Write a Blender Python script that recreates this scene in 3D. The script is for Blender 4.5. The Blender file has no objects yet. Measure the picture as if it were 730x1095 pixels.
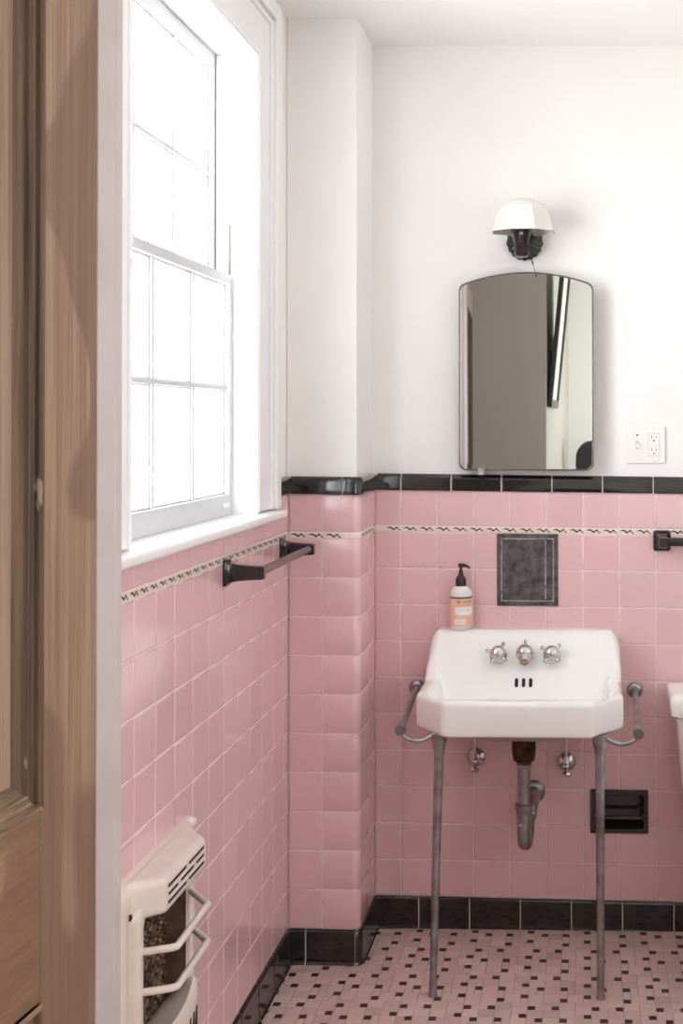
import bpy, bmesh, math, random
from mathutils import Vector, Matrix
from mathutils.bvhtree import BVHTree
random.seed(7)
PI = math.pi
SC = bpy.context.scene
COL = SC.collection

# ------------------------------------------------------------------ helpers
def lin(r, g, b):
    f = lambda c: (c/255/12.92) if c/255 <= .04045 else ((c/255+.055)/1.055)**2.4
    return (f(r), f(g), f(b), 1)

def mat(name, base, rough=.5, metal=0, coat=0, spec=.5, bump=None, noise=None, tint=False, ior=1.5, trans=0):
    """bump=(scale, strength, detail), noise=(scale, colour2, lo, hi)"""
    m = bpy.data.materials.new(name); m.use_nodes = True
    nt = m.node_tree; b = nt.nodes['Principled BSDF']
    b.inputs['Base Color'].default_value = base
    b.inputs['Roughness'].default_value = rough
    b.inputs['Metallic'].default_value = metal
    b.inputs['Coat Weight'].default_value = coat
    b.inputs['Specular IOR Level'].default_value = spec
    b.inputs['IOR'].default_value = ior
    b.inputs['Transmission Weight'].default_value = trans
    tc = nt.nodes.new('ShaderNodeTexCoord')
    last = None
    if noise:
        n = nt.nodes.new('ShaderNodeTexNoise'); n.inputs['Scale'].default_value = noise[0]; n.inputs['Detail'].default_value = 5
        nt.links.new(tc.outputs['Object'], n.inputs['Vector'])
        r = nt.nodes.new('ShaderNodeValToRGB')
        r.color_ramp.elements[0].position = noise[2]; r.color_ramp.elements[1].position = noise[3]
        r.color_ramp.elements[0].color = base; r.color_ramp.elements[1].color = noise[1]
        nt.links.new(n.outputs['Fac'], r.inputs['Fac']); last = r.outputs['Color']
    if tint:
        a = nt.nodes.new('ShaderNodeVertexColor'); a.layer_name = 'Glaze'
        x = nt.nodes.new('ShaderNodeMix'); x.data_type = 'RGBA'; x.blend_type = 'MULTIPLY'; x.inputs[0].default_value = 1
        if last: nt.links.new(last, x.inputs[6])
        else: x.inputs[6].default_value = base
        nt.links.new(a.outputs['Color'], x.inputs[7]); last = x.outputs[2]
    if last: nt.links.new(last, b.inputs['Base Color'])
    if bump:
        n = nt.nodes.new('ShaderNodeTexNoise'); n.inputs['Scale'].default_value = bump[0]
        n.inputs['Detail'].default_value = bump[2] if len(bump) > 2 else 3
        nt.links.new(tc.outputs['Object'], n.inputs['Vector'])
        q = nt.nodes.new('ShaderNodeBump'); q.inputs['Strength'].default_value = bump[1]; q.inputs['Distance'].default_value = .002
        nt.links.new(n.outputs['Fac'], q.inputs['Height']); nt.links.new(q.outputs['Normal'], b.inputs['Normal'])
    return m

def wood_mat(name, c1, c2, c3, axis='Z', gs=60, patch=True):
    """stripped pine: long grain along an axis, darker patches and paint specks of their own shape"""
    m = bpy.data.materials.new(name); m.use_nodes = True
    nt = m.node_tree; N = nt.nodes; L = nt.links; b = N['Principled BSDF']
    b.inputs['Roughness'].default_value = .62
    tc = N.new('ShaderNodeTexCoord'); mp = N.new('ShaderNodeMapping')
    L.new(tc.outputs['Object'], mp.inputs['Vector'])
    s = {'Z': (1, 1, .022), 'Y': (1, .022, 1)}[axis]
    mp.inputs['Scale'].default_value = s
    n = N.new('ShaderNodeTexNoise'); n.inputs['Scale'].default_value = gs; n.inputs['Detail'].default_value = 6; n.inputs['Distortion'].default_value = .6
    L.new(mp.outputs['Vector'], n.inputs['Vector'])
    r = N.new('ShaderNodeValToRGB'); e = r.color_ramp.elements
    e[0].position = .3; e[0].color = c2; e[1].position = .62; e[1].color = c1
    L.new(n.outputs['Fac'], r.inputs['Fac']); last = r.outputs['Color']
    n2 = N.new('ShaderNodeTexNoise'); n2.inputs['Scale'].default_value = gs*4; n2.inputs['Detail'].default_value = 2
    L.new(mp.outputs['Vector'], n2.inputs['Vector'])
    r2 = N.new('ShaderNodeValToRGB'); e = r2.color_ramp.elements
    e[0].position = .42; e[0].color = (.72, .70, .68, 1); e[1].position = .56; e[1].color = (1, 1, 1, 1)
    L.new(n2.outputs['Fac'], r2.inputs['Fac'])
    x = N.new('ShaderNodeMix'); x.data_type = 'RGBA'; x.blend_type = 'MULTIPLY'; x.inputs[0].default_value = .55
    L.new(last, x.inputs[6]); L.new(r2.outputs['Color'], x.inputs[7]); last = x.outputs[2]
    if patch:
        n3 = N.new('ShaderNodeTexNoise'); n3.inputs['Scale'].default_value = 3.1; n3.inputs['Detail'].default_value = 1.5
        mp3 = N.new('ShaderNodeMapping'); mp3.inputs['Scale'].default_value = (1, 1, .7); mp3.inputs['Location'].default_value = (.3, .1, 2.2)
        L.new(tc.outputs['Object'], mp3.inputs['Vector']); L.new(mp3.outputs['Vector'], n3.inputs['Vector'])
        r3 = N.new('ShaderNodeValToRGB'); e = r3.color_ramp.elements; e[0].position = .50; e[0].color = (0, 0, 0, 1); e[1].position = .515; e[1].color = (1, 1, 1, 1)
        L.new(n3.outputs['Fac'], r3.inputs['Fac'])
        x3 = N.new('ShaderNodeMix'); x3.data_type = 'RGBA'; x3.inputs[7].default_value = c3
        mul = N.new('ShaderNodeMath'); mul.operation = 'MULTIPLY'; mul.inputs[1].default_value = .62
        L.new(r3.outputs['Color'], mul.inputs[0]); L.new(mul.outputs[0], x3.inputs[0])
        L.new(last, x3.inputs[6]); last = x3.outputs[2]
    n4 = N.new('ShaderNodeTexNoise'); n4.inputs['Scale'].default_value = 26; n4.inputs['Detail'].default_value = 3
    mp4 = N.new('ShaderNodeMapping'); mp4.inputs['Scale'].default_value = (2.6, 2.6, .55)
    L.new(tc.outputs['Object'], mp4.inputs['Vector']); L.new(mp4.outputs['Vector'], n4.inputs['Vector'])
    r4 = N.new('ShaderNodeValToRGB'); e = r4.color_ramp.elements
    lo = .74 if patch else .68
    e[0].position = lo; e[0].color = (0, 0, 0, 1); e[1].position = lo+.05; e[1].color = (.7, .7, .7, 1)
    L.new(n4.outputs['Fac'], r4.inputs['Fac'])
    x4 = N.new('ShaderNodeMix'); x4.data_type = 'RGBA'; x4.inputs[7].default_value = lin(178, 156, 138)
    L.new(r4.outputs['Color'], x4.inputs[0]); L.new(last, x4.inputs[6]); last = x4.outputs[2]
    L.new(last, b.inputs['Base Color'])
    q = N.new('ShaderNodeBump'); q.inputs['Strength'].default_value = .35; q.inputs['Distance'].default_value = .0015
    L.new(n.outputs['Fac'], q.inputs['Height']); L.new(q.outputs['Normal'], b.inputs['Normal'])
    return m

class MB:
    def __init__(s): s.v = []; s.f = []; s.m = []; s.t = []; s.flat = set()
    def add(s, vs, fs, mi=0, tint=None):
        o = len(s.v); s.v += [Vector(p) for p in vs]
        for f in fs: s.f.append([o+i for i in f]); s.m.append(mi); s.t.append(tint or (1, 1, 1))
        return s
    def box(s, x0, y0, z0, x1, y1, z1, mi=0, tint=None):
        v = [(x, y, z) for z in (z0, z1) for y in (y0, y1) for x in (x0, x1)]
        s.add(v, [(0, 2, 3, 1), (4, 5, 7, 6), (0, 1, 5, 4), (2, 6, 7, 3), (0, 4, 6, 2), (1, 3, 7, 5)], mi, tint); return s
    def tube(s, pts, rad, n=14, mi=0, caps=True):
        P = [Vector(p) for p in pts]; R = rad if isinstance(rad, (list, tuple)) else [rad]*len(P)
        up = None; rings = []
        for i, p in enumerate(P):
            t = (P[min(i+1, len(P)-1)]-P[max(i-1, 0)]).normalized()
            if up is None:
                up = Vector((0, 0, 1)) if abs(t.z) < .9 else Vector((1, 0, 0))
            a = (up-t*up.dot(t)).normalized(); b = t.cross(a); up = a
            rings.append([p+(a*math.cos(2*PI*k/n)+b*math.sin(2*PI*k/n))*R[i] for k in range(n)])
        return s.loft(rings, mi, caps)
    def loft(s, rings, mi=0, caps=True, closed=True):
        n = len(rings[0]); v = [p for r in rings for p in r]; f = []
        for i in range(len(rings)-1):
            for k in range(n if closed else n-1):
                k2 = (k+1) % n
                f.append((i*n+k, i*n+k2, (i+1)*n+k2, (i+1)*n+k))
        if caps:
            f.append(tuple(range(n))[::-1]); f.append(tuple((len(rings)-1)*n+k for k in range(n)))
        return s.add(v, f, mi)
    def lathe(s, prof, org=(0, 0, 0), axis=(0, 0, 1), n=28, mi=0, flute=0, nf=8):
        """prof = [(radius, height along axis)]"""
        ax = Vector(axis).normalized(); a = Vector((1, 0, 0)) if abs(ax.x) < .8 else Vector((0, 0, 1))
        a = (a-ax*a.dot(ax)).normalized(); b = ax.cross(a); O = Vector(org)
        rings = []
        for r, h in prof:
            rings.append([O+ax*h+(a*math.cos(2*PI*k/n)+b*math.sin(2*PI*k/n))*max(r, 1e-5)*(1+flute*math.cos(nf*2*PI*k/n)) for k in range(n)])
        return s.loft(rings, mi, True)
    def prism(s, poly, org, u, v, w, mi=0):
        """2D polygon in the frame u,v extruded by vector w"""
        O = Vector(org); u = Vector(u); v = Vector(v); w = Vector(w); n = len(poly)
        a = [O+u*p[0]+v*p[1] for p in poly]; b = [p+w for p in a]
        f = [tuple(range(n))[::-1], tuple(range(n, 2*n))]+[(k, (k+1) % n, n+(k+1) % n, n+k) for k in range(n)]
        return s.add(a+b, f, mi)
    def ball(s, c, r, n=12, sx=1, sy=1, sz=1, mi=0):
        rings = []
        for i in range(1, n):
            th = PI*i/n
            rings.append([Vector(c)+Vector((r*sx*math.sin(th)*math.cos(2*PI*k/(2*n)), r*sy*math.sin(th)*math.sin(2*PI*k/(2*n)), r*sz*math.cos(th))) for k in range(2*n)])
        return s.loft(rings, mi, True)

ORG = {}
def setp(o, label=None, cat=None, group=None, kind=None):
    if label: o['label'] = label
    if cat: o['category'] = cat
    if group: o['group'] = group
    if kind: o['kind'] = kind
    return o
def thing(name, label, cat, loc, group=None):
    o = bpy.data.objects.new(name, None); COL.objects.link(o); o.location = loc; o.empty_display_size = .05
    ORG[o] = Vector(loc)
    return setp(o, label, cat, group)
def obj(name, mb, mats, parent=None, bevel=0, seg=2, smooth=40, label=None, subsurf=0, fixn=True):
    """link a builder as ONE mesh object; vertices are given in world space"""
    if not isinstance(mats, (list, tuple)): mats = [mats]
    if parent is not None: O = ORG[parent]
    else:
        xs = [p.x for p in mb.v]; ys = [p.y for p in mb.v]; zs = [p.z for p in mb.v]
        O = Vector(((min(xs)+max(xs))/2, (min(ys)+max(ys))/2, min(zs)))
    me = bpy.data.meshes.new(name); me.from_pydata([p-O for p in mb.v], [], mb.f)
    for m in mats: me.materials.append(m)
    me.polygons.foreach_set('material_index', mb.m)
    if any(t != (1, 1, 1) for t in mb.t):
        ca = me.color_attributes.new('Glaze', 'FLOAT_COLOR', 'CORNER'); arr = []
        for p, t in zip(me.polygons, mb.t): arr += [t[0], t[1], t[2], 1]*p.loop_total
        ca.data.foreach_set('color', arr)
    bm = bmesh.new(); bm.from_mesh(me)
    if fixn: bmesh.ops.recalc_face_normals(bm, faces=bm.faces)
    th = math.radians(smooth)
    for f in bm.faces: f.smooth = f.index not in mb.flat
    for e in bm.edges:
        if len(e.link_faces) != 2 or e.calc_face_angle(0) > th: e.smooth = False
    bm.to_mesh(me); bm.free()
    o = bpy.data.objects.new(name, me); COL.objects.link(o)
    if parent is not None:
        o.parent = parent; ORG[o] = O
    else: o.location = O; ORG[o] = O
    if bevel:
        bv = o.modifiers.new('bevel', 'BEVEL'); bv.width = bevel; bv.segments = seg; bv.limit_method = 'ANGLE'; bv.angle_limit = math.radians(35)
        bv.harden_normals = True
    if subsurf:
        ss = o.modifiers.new('sub', 'SUBSURF'); ss.levels = subsurf; ss.render_levels = subsurf
    if label: o['label'] = label
    return o
def struct(name, mb, mats, parent=None, **k):
    o = obj(name, mb, mats, parent, **k)
    if parent is None: o['kind'] = 'structure'
    return o
def copy_tree(o, loc, parent=None):
    c = o.copy(); COL.objects.link(c); c.parent = parent
    if parent is None: c.location = loc
    for ch in list(o.children): copy_tree(ch, None, c)
    return c
def roundpoly(C, R, na=6, ne=6):
    """closed rounded polygon: corners C [(x,y)], radius per corner, constant point count"""
    n = len(C); arcs = []
    for i in range(n):
        p = Vector(C[i]); a = (Vector(C[i-1])-p); b = (Vector(C[(i+1) % n])-p)
        r = R[i] if isinstance(R, (list, tuple)) else R
        ang = a.angle(b); d = min(r/math.tan(ang/2), a.length*.45, b.length*.45); r = d*math.tan(ang/2)
        an, bn = a.normalized(), b.normalized()
        c = p+(an+bn).normalized()*(r/math.sin(ang/2)) if r > 1e-9 else p
        s = p+an*d-c; e = p+bn*d-c
        pts = []
        for k in range(na+1):
            t = k/na; q = (s*(1-t)+e*t)
            q = q.normalized()*s.length if s.length > 1e-9 else q
            pts.append(c+q)
        arcs.append(pts)
    out = []
    for i in range(n):
        out += arcs[i]; a = arcs[i][-1]; b = arcs[(i+1) % n][0]
        for k in range(1, ne): out.append(a.lerp(b, k/ne))
    return out
def bez(P, n=16):
    """smooth polyline through the points (Catmull-Rom)"""
    P = [Vector(p) for p in P]; Q = [P[0]*2-P[1]]+P+[P[-1]*2-P[-2]]; out = []
    for i in range(1, len(Q)-2):
        for k in range(n):
            t = k/n; a, b, c, d = Q[i-1:i+3]
            out.append(.5*((2*b)+(c-a)*t+(2*a-5*b+4*c-d)*t*t+(3*b-a-3*c+d)*t**3))
    out.append(P[-1]); return out

# ------------------------------------------------------------------ camera (level, with a rising-front shift)
f_, px_, py_, yaw, pitch, roll, D, H = 1270.7669, 581.9249, 437.926, .0338, .0103, -.0014, 3.5934, 1.5272
cy, sy = math.cos(yaw), math.sin(yaw); cp, sp = math.cos(pitch), math.sin(pitch); cr, sr = math.cos(roll), math.sin(roll)
F = Vector((-sy*cp, cy*cp, sp)); r0 = Vector((cy, sy, 0)); u0 = r0.cross(F)
Rv = r0*cr+u0*sr; Uv = -r0*sr+u0*cr
cam = bpy.data.objects.new('camera', bpy.data.cameras.new('camera')); COL.objects.link(cam)
M = Matrix((Rv, Uv, -F)).transposed().to_4x4(); M.translation = Vector((0, -D, H)); cam.matrix_world = M
cam.data.sensor_width = 36; cam.data.lens = f_*36/1095
cam.data.shift_x = -(px_-365)/1095; cam.data.shift_y = -(547.5-py_)/1095
cam.data.clip_start = .02
SC.camera = cam

# ------------------------------------------------------------------ materials
PLASTER = mat('plaster_white', lin(243, 241, 238), .75, bump=(9, .12, 6), noise=(2.2, lin(238, 235, 232), .35, .7))
CEIL = mat('ceiling_white', lin(243, 242, 240), .8, bump=(6, .1))
PAINTS = mat('sash_paint', lin(204, 205, 208), .4, bump=(35, .06))
PAINTW = mat('white_gloss_paint', lin(238, 237, 236), .35, coat=.2, bump=(35, .06))
JAMBP = mat('jamb_paint', lin(198, 186, 185), .5, bump=(30, .15), noise=(7, lin(186, 172, 170), .45, .75))
PINK = mat('pink_glazed_tile', lin(227, 188, 191), .11, coat=.35, bump=(18, .05, 2), tint=True)
GROUT = mat('grout', lin(232, 216, 209), .8, noise=(60, lin(205, 182, 175), .5, .8))
GROUTW = mat('white_grout', lin(214, 208, 202), .8)
BLACK = mat('black_glazed_tile', lin(26, 20, 20), .1, coat=.5, bump=(25, .06, 2), tint=True)
CREAM = mat('cream_border', lin(236, 220, 208), .3)
INK = mat('border_mark', lin(38, 30, 28), .4)
FPINK = mat('floor_mosaic', lin(224, 197, 191), .42, tint=True, noise=(5, lin(208, 178, 171), .4, .8))
FGROUT = mat('floor_grout', lin(204, 175, 168), .85, noise=(14, lin(168, 138, 130), .4, .7))
ENAMEL = mat('white_enamel', lin(248, 247, 244), .12, coat=.6)
CHROME = mat('chrome', lin(205, 203, 203), .14, 1, bump=(40, .08))
STEEL = mat('worn_nickel', lin(168, 168, 170), .33, .9, bump=(60, .25), noise=(20, lin(124, 120, 118), .4, .75))
BRASS = mat('tarnished_brass', lin(92, 70, 50), .45, 1, noise=(25, lin(52, 38, 30), .4, .7))
MIRROR = mat('silvered_glass', lin(236, 238, 236), .015, 1)
MIRFR = mat('mirror_edge_steel', lin(128, 122, 120), .34, 1, noise=(30, lin(96, 90, 88), .4, .75))
CER = mat('black_ceramic', lin(28, 23, 23), .16, coat=.5)
BARM = mat('smoky_bar', lin(104, 84, 84), .3)
BLKBAR = mat('black_bar', lin(34, 31, 32), .35)
PLATE = mat('plate_white', lin(240, 239, 236), .35)
SLOT = mat('socket_dark', lin(52, 48, 46), .6)
DARK = mat('deep_dark', lin(14, 12, 12), .6)
SHADE = mat('milk_glass', lin(226, 223, 217), .22, coat=.3, trans=0)
ZINC = mat('tarnished_zinc', lin(112, 106, 108), .38, .45, noise=(34, lin(72, 67, 69), .42, .66), bump=(70, .3))
ZINC2 = mat('zinc_frame', lin(186, 182, 184), .35, .3, noise=(50, lin(120, 114, 115), .4, .7), bump=(90, .2))
HEAT = mat('heater_enamel', lin(228, 216, 206), .3, coat=.3, noise=(9, lin(215, 200, 188), .45, .8))
HEATB = mat('heater_metal', lin(132, 104, 88), .5, .3, noise=(14, lin(84, 62, 50), .35, .7))
RADI = mat('heater_radiant', lin(140, 112, 84), .7, noise=(60, lin(60, 44, 32), .35, .6), bump=(120, 1.0))
HEATD = mat('heater_dark_metal', lin(44, 35, 31), .6, .3)  # dark metal used on the firebox baffle
GREYW = mat('hall_grey_paint', lin(192, 184, 178), .8)
HALLB = mat('hall_beige', lin(176, 172, 162), .8)
HALLW = mat('hall_white', lin(226, 226, 222), .85)
HALLF = mat('hall_floor', lin(120, 92, 66), .5, noise=(6, lin(90, 66, 46), .4, .7))
PAPER = mat('picture_mat', lin(226, 224, 216), .5)
CHAIRM = mat('charcoal_fabric', lin(52, 50, 50), .9, bump=(200, .3))
WOOD = wood_mat('stripped_pine', lin(164, 134, 110), lin(138, 110, 88), lin(112, 82, 63), 'Z')
WOODR = wood_mat('stripped_pine_rail', lin(158, 126, 99), lin(120, 92, 70), lin(124, 90, 68), 'Y')
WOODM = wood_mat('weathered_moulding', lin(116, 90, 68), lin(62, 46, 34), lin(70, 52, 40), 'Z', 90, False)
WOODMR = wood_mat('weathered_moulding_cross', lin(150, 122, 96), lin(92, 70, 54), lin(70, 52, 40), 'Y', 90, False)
WOODP = wood_mat('panel_old_paint', lin(168, 138, 120), lin(140, 108, 90), lin(180, 160, 150), 'Z', 40, False)
gm = bpy.data.materials.new('window_glass'); gm.use_nodes = True; nt = gm.node_tree; nt.nodes.clear()
o_ = nt.nodes.new('ShaderNodeOutputMaterial'); mx = nt.nodes.new('ShaderNodeMixShader'); tr = nt.nodes.new('ShaderNodeBsdfTransparent')
gl = nt.nodes.new('ShaderNodeBsdfGlossy'); gl.inputs['Roughness'].default_value = .03; fr = nt.nodes.new('ShaderNodeFresnel'); fr.inputs['IOR'].default_value = 1.45
tr.inputs['Color'].default_value = (.94, .95, .95, 1)
mx.inputs[0].default_value = .07; nt.links.new(tr.outputs[0], mx.inputs[1]); nt.links.new(gl.outputs[0], mx.inputs[2]); nt.links.new(mx.outputs[0], o_.inputs[0])
GLASS = gm

# ------------------------------------------------------------------ dimensions
XL = -.8387            # face of the left wall tiling
PD = -.2474            # face of the pier tiling
PX = -.636             # right side of the pier
XR = 1.22              # right wall of the bathroom
YD = -1.957            # bathroom face of the doorway wall
YH = -2.038            # hall face
P = .11; ZB = .0977
ZR = [ZB+i*P for i in range(11)]          # rows 0..10, the last at 1.1977
BO0, BO1 = ZR[10], ZR[10]+.0185
CAP0, CAP1 = 1.3228, 1.3738
ZC = 2.6808
TILT = -.0121
def tz(x, z): return z+TILT*(x-XL) if z > 0 else z     # the courses on the back wall run slightly out of level
def tilt(mb):
    for p in mb.v: p.z = tz(p.x, p.z)
    return mb

# ------------------------------------------------------------------ tiling
def rect_minus(r, holes):
    out = [r]
    for h in holes:
        nxt = []
        for a in out:
            u0, v0, u1, v1 = a; hu0, hv0, hu1, hv1 = h
            if hu1 <= u0 or hu0 >= u1 or hv1 <= v0 or hv0 >= v1: nxt.append(a); continue
            if hu0 > u0: nxt.append((u0, v0, hu0, v1))
            if hu1 < u1: nxt.append((hu1, v0, u1, v1))
            m0, m1 = max(u0, hu0), min(u1, hu1)
            if hv0 > v0: nxt.append((m0, v0, m1, hv0))
            if hv1 < v1: nxt.append((m0, hv1, m1, v1))
        out = nxt
    return [a for a in out if a[2]-a[0] > .006 and a[3]-a[1] > .006]
def tile(mb, fr, r, gap, mi=0, tint=(1, 1, 1), bev=.0028, wob=.0003, depth=.003, proud=0, ed=(1, 1, 1, 1)):
    O, u, v, n = fr; u0, v0, u1, v1 = r; u0 += gap/2*ed[0]; u1 -= gap/2*ed[2]; v0 += gap/2*ed[1]; v1 -= gap/2*ed[3]
    if u1-u0 < .004 or v1-v0 < .004: return
    bev = min(bev, (u1-u0)*.3, (v1-v0)*.3)
    rings = []
    wb = [random.uniform(-wob, wob) for _ in range(3)] if min(ed) == 1 else (0, 0, 0)
    for ins, d in ((0, -depth), (bev*.06, -.0016), (bev*.35, -.0006), (bev, 0)):
        rg = []
        a0, b0, a1, b1 = u0+ins*ed[0], v0+ins*ed[1], u1-ins*ed[2], v1-ins*ed[3]
        for a, b, sa, sb in ((a0, b0, -1, -1), (a1, b0, 1, -1), (a1, b1, 1, 1), (a0, b1, -1, 1)):
            dd = d+(wb[0]*sa+wb[1]*sb if d > -depth else 0)
            rg.append(O+u*a+v*b+n*(dd+proud))
        rings.append(rg)
    o = len(mb.v)
    mb.v += [p for rg in rings for p in rg]
    for i in range(3):
        for k in range(4): mb.f.append([o+i*4+k, o+i*4+(k+1) % 4, o+(i+1)*4+(k+1) % 4, o+(i+1)*4+k]); mb.m.append(mi); mb.t.append(tint)
    mb.flat.add(len(mb.f)); mb.f.append([o+12+k for k in range(4)]); mb.m.append(mi); mb.t.append(tint)
def field(mb, fr, us, vs, holes=(), gap=.003, mi=0, gmi=1, var=.03, **k):
    O, u, v, n = fr
    for i in range(len(us)-1):
        for j in range(len(vs)-1):
            g = 1+random.uniform(-var, var); h = random.uniform(-var, var)*.5
            c = (us[i], vs[j], us[i+1], vs[j+1])
            for r in rect_minus(c, holes):
                k['ed'] = tuple(1 if abs(r[q]-c[q]) < 1e-6 else 0 for q in range(4))
                tile(mb, fr, r, gap, mi, (g, g*(1+h), g*(1+h)), **k)
                d = -.0016+k.get('proud', 0)*0
                mb.add([O+u*a+v*b+n*d for a, b in ((r[0], r[1]), (r[2], r[1]), (r[2], r[3]), (r[0], r[3]))], [(0, 1, 2, 3)], gmi)
FB = (Vector((0, 0, 0)), Vector((1, 0, 0)), Vector((0, 0, 1)), Vector((0, -1, 0)))        # back wall, u = X
FP = (Vector((0, PD, 0)), Vector((1, 0, 0)), Vector((0, 0, 1)), Vector((0, -1, 0)))       # pier front
FL = (Vector((XL, 0, 0)), Vector((0, 1, 0)), Vector((0, 0, 1)), Vector((1, 0, 0)))        # left wall, u = Y
FS = (Vector((PX, 0, 0)), Vector((0, 1, 0)), Vector((0, 0, 1)), Vector((1, 0, 0)))        # pier side

def slab(mb, fr, us, vs, holes, th, mi=0):
    """wall slab with rectangular openings; front face on the frame plane, body behind it"""
    O, u, v, n = fr
    def inh(a, b): return any(h[0] < a < h[2] and h[1] < b < h[3] for h in holes)
    A = sorted(set(list(us)+[x for h in holes for x in (h[0], h[2]) if us[0] < x < us[1]])); B = sorted(set(list(vs)+[x for h in holes for x in (h[1], h[3]) if vs[0] < x < vs[1]]))
    solid = {}
    for i in range(len(A)-1):
        for j in range(len(B)-1): solid[i, j] = not inh((A[i]+A[i+1])/2, (B[j]+B[j+1])/2)
    q = lambda a, b, d: O+u*a+v*b-n*d
    for (i, j), s in solid.items():
        if not s: continue
        a0, a1, b0, b1 = A[i], A[i+1], B[j], B[j+1]
        mb.add([q(a0, b0, 0), q(a1, b0, 0), q(a1, b1, 0), q(a0, b1, 0)], [(0, 1, 2, 3)], mi)
        mb.add([q(a0, b0, th), q(a1, b0, th), q(a1, b1, th), q(a0, b1, th)], [(3, 2, 1, 0)], mi)
        for di, dj, e in ((-1, 0, ((a0, b0), (a0, b1))), (1, 0, ((a1, b1), (a1, b0))), (0, -1, ((a1, b0), (a0, b0))), (0, 1, ((a0, b1), (a1, b1)))):
            if not solid.get((i+di, j+dj), False):
                mb.add([q(*e[0], 0), q(*e[1], 0), q(*e[1], th), q(*e[0], th)], [(0, 1, 2, 3)], mi)
    return mb

# window opening and other holes, in left-wall coordinates (Y, Z)
WY0, WY1, WZ0, WZ1 = -1.478, -.648, 1.285, 2.45
HY0, HY1, HZ0, HZ1 = -1.462, -1.178, .12, .655
# things set into the back wall (X, Z)
HAT = (-.266, .972, -.081, 1.188)
NICHE = (.015, .290, .189, .420)
HATH = (-.266, .980, -.081, 1.196)
NICHEH = (.015, .3015, .189, .4315)     # the same two, among courses that are then tilted

# ---- walls
mb = MB(); slab(mb, (Vector((XL-.009, 0, 0)),)+FL[1:], (YD, 0.14), (0, 2.75), [(WY0, WZ0, WY1, WZ1), (HY0, HZ0, HY1, HZ1)], .15)
wl = struct('wall_left', mb, PLASTER, fixn=False)
mb = MB(); slab(mb, (Vector((0, .009, 0)),)+FB[1:], (XL-.009, XR+.15), (0, 2.75), [(NICHE[0]+.012, NICHE[1]+.012, NICHE[2]-.012, NICHE[3]-.012)], .14)
wb_ = struct('wall_back', mb, PLASTER, fixn=False)
mb = MB().box(XL-.009, PD+.009, 0, PX-.010, .009, 2.74)
wp = struct('wall_pier', mb, PLASTER, bevel=.004)
mb = MB(); slab(mb, (Vector((XR, 0, 0)), Vector((0, 1, 0)), Vector((0, 0, 1)), Vector((-1, 0, 0))), (YD, .14), (0, 2.75), [], .15)
wr = struct('wall_right', mb, PLASTER)
DX0, DX1, DZ = -.645, .30, 2.24
mb = MB(); slab(mb, (Vector((0, YD, 0)), Vector((1, 0, 0)), Vector((0, 0, 1)), Vector((0, 1, 0))), (XL-1.2, XR+.4), (0, 2.75), [(DX0-.02, -.01, DX1+.02, DZ+.02)], YD-YH)
wd = struct('wall_doorway', mb, PLASTER)

# tile fields
usB = [PX]+[-.5568+i*P for i in range(16)]+[XR]
mb = MB(); field(mb, FB, usB, ZR, [HATH, NICHEH]); field(mb, FB, usB, [BO1, CAP0])
struct('tile_wainscot', tilt(mb), [PINK, GROUT], wb_, fixn=False)
usL = [YD]+[-.3009-i*P for i in range(14, -1, -1)]+[PD]
mb = MB(); hh = [(HY0, HZ0, HY1, HZ1)]
field(mb, FL, usL, ZR, hh, wob=.0005); field(mb, FL, usL, [BO1, CAP0], [(-1.64, 1.280, -.475, 3)])
struct('tile_wainscot', mb, [PINK, GROUT], wl, fixn=False)
# pier: flat tiles, then a column of rounded corner tiles
mb = MB(); field(mb, FP, [XL, -.7423], ZR); field(mb, FP, [XL, -.7423], [BO1, CAP0]); field(mb, FS, [-.112, 0], ZR); field(mb, FS, [-.112, 0], [BO1, CAP0])
def corner_tile(mb, z0, z1, xa, yb, off=0, mi=0, gap=.003, r=.022, tint=(1, 1, 1), nobev=False):
    path = []
    x1, y0 = PX+off, PD-off; r = r+off
    path.append((xa+gap/2, y0, 0, -1))
    for k in range(9):
        a = PI/2*k/8; path.append((x1-r+r*math.sin(a), y0+r-r*math.cos(a), math.sin(a), -math.cos(a)))
    path.append((x1, yb-gap/2, 1, 0))
    b = .0028; rings = []
    for z, d in ((z0+gap/2, -.003), (z0+gap/2+b*.2, -.0012), (z0+gap/2+b, 0), (z1-gap/2-b, 0), (z1-gap/2-b*.2, -.0012), (z1-gap/2, -.003)):
        rings.append([Vector((x+nx*d, y+ny*d, z)) for x, y, nx, ny in path])
    o = len(mb.v); mb.v += [p for q in rings for p in q]; n = len(path)
    for i in range(5):
        for k in range(n-1): mb.f.append([o+i*n+k, o+i*n+k+1, o+(i+1)*n+k+1, o+(i+1)*n+k]); mb.m.append(mi); mb.t.append(tint)
for z0, z1 in list(zip(ZR[:-1], ZR[1:]))+[(BO1, CAP0)]:
    g = 1+random.uniform(-.03, .03); corner_tile(mb, z0, z1, -.7423, -.112, tint=(g, g, g))
gpath = [(-.7423, PD)]+[(PX-.022+.022*math.sin(PI/2*k/6), PD+.022-.022*math.cos(PI/2*k/6)) for k in range(7)]+[(PX, -.112)]
mb.add([Vector((x-.0014, y+.0014, z)) for z in (ZB, CAP0) for x, y in gpath], [(k, k+1, 9+k+1, 9+k) for k in range(8)], 1)
struct('tile_wainscot', tilt(mb), [PINK, GROUT], wp, fixn=False)

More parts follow.
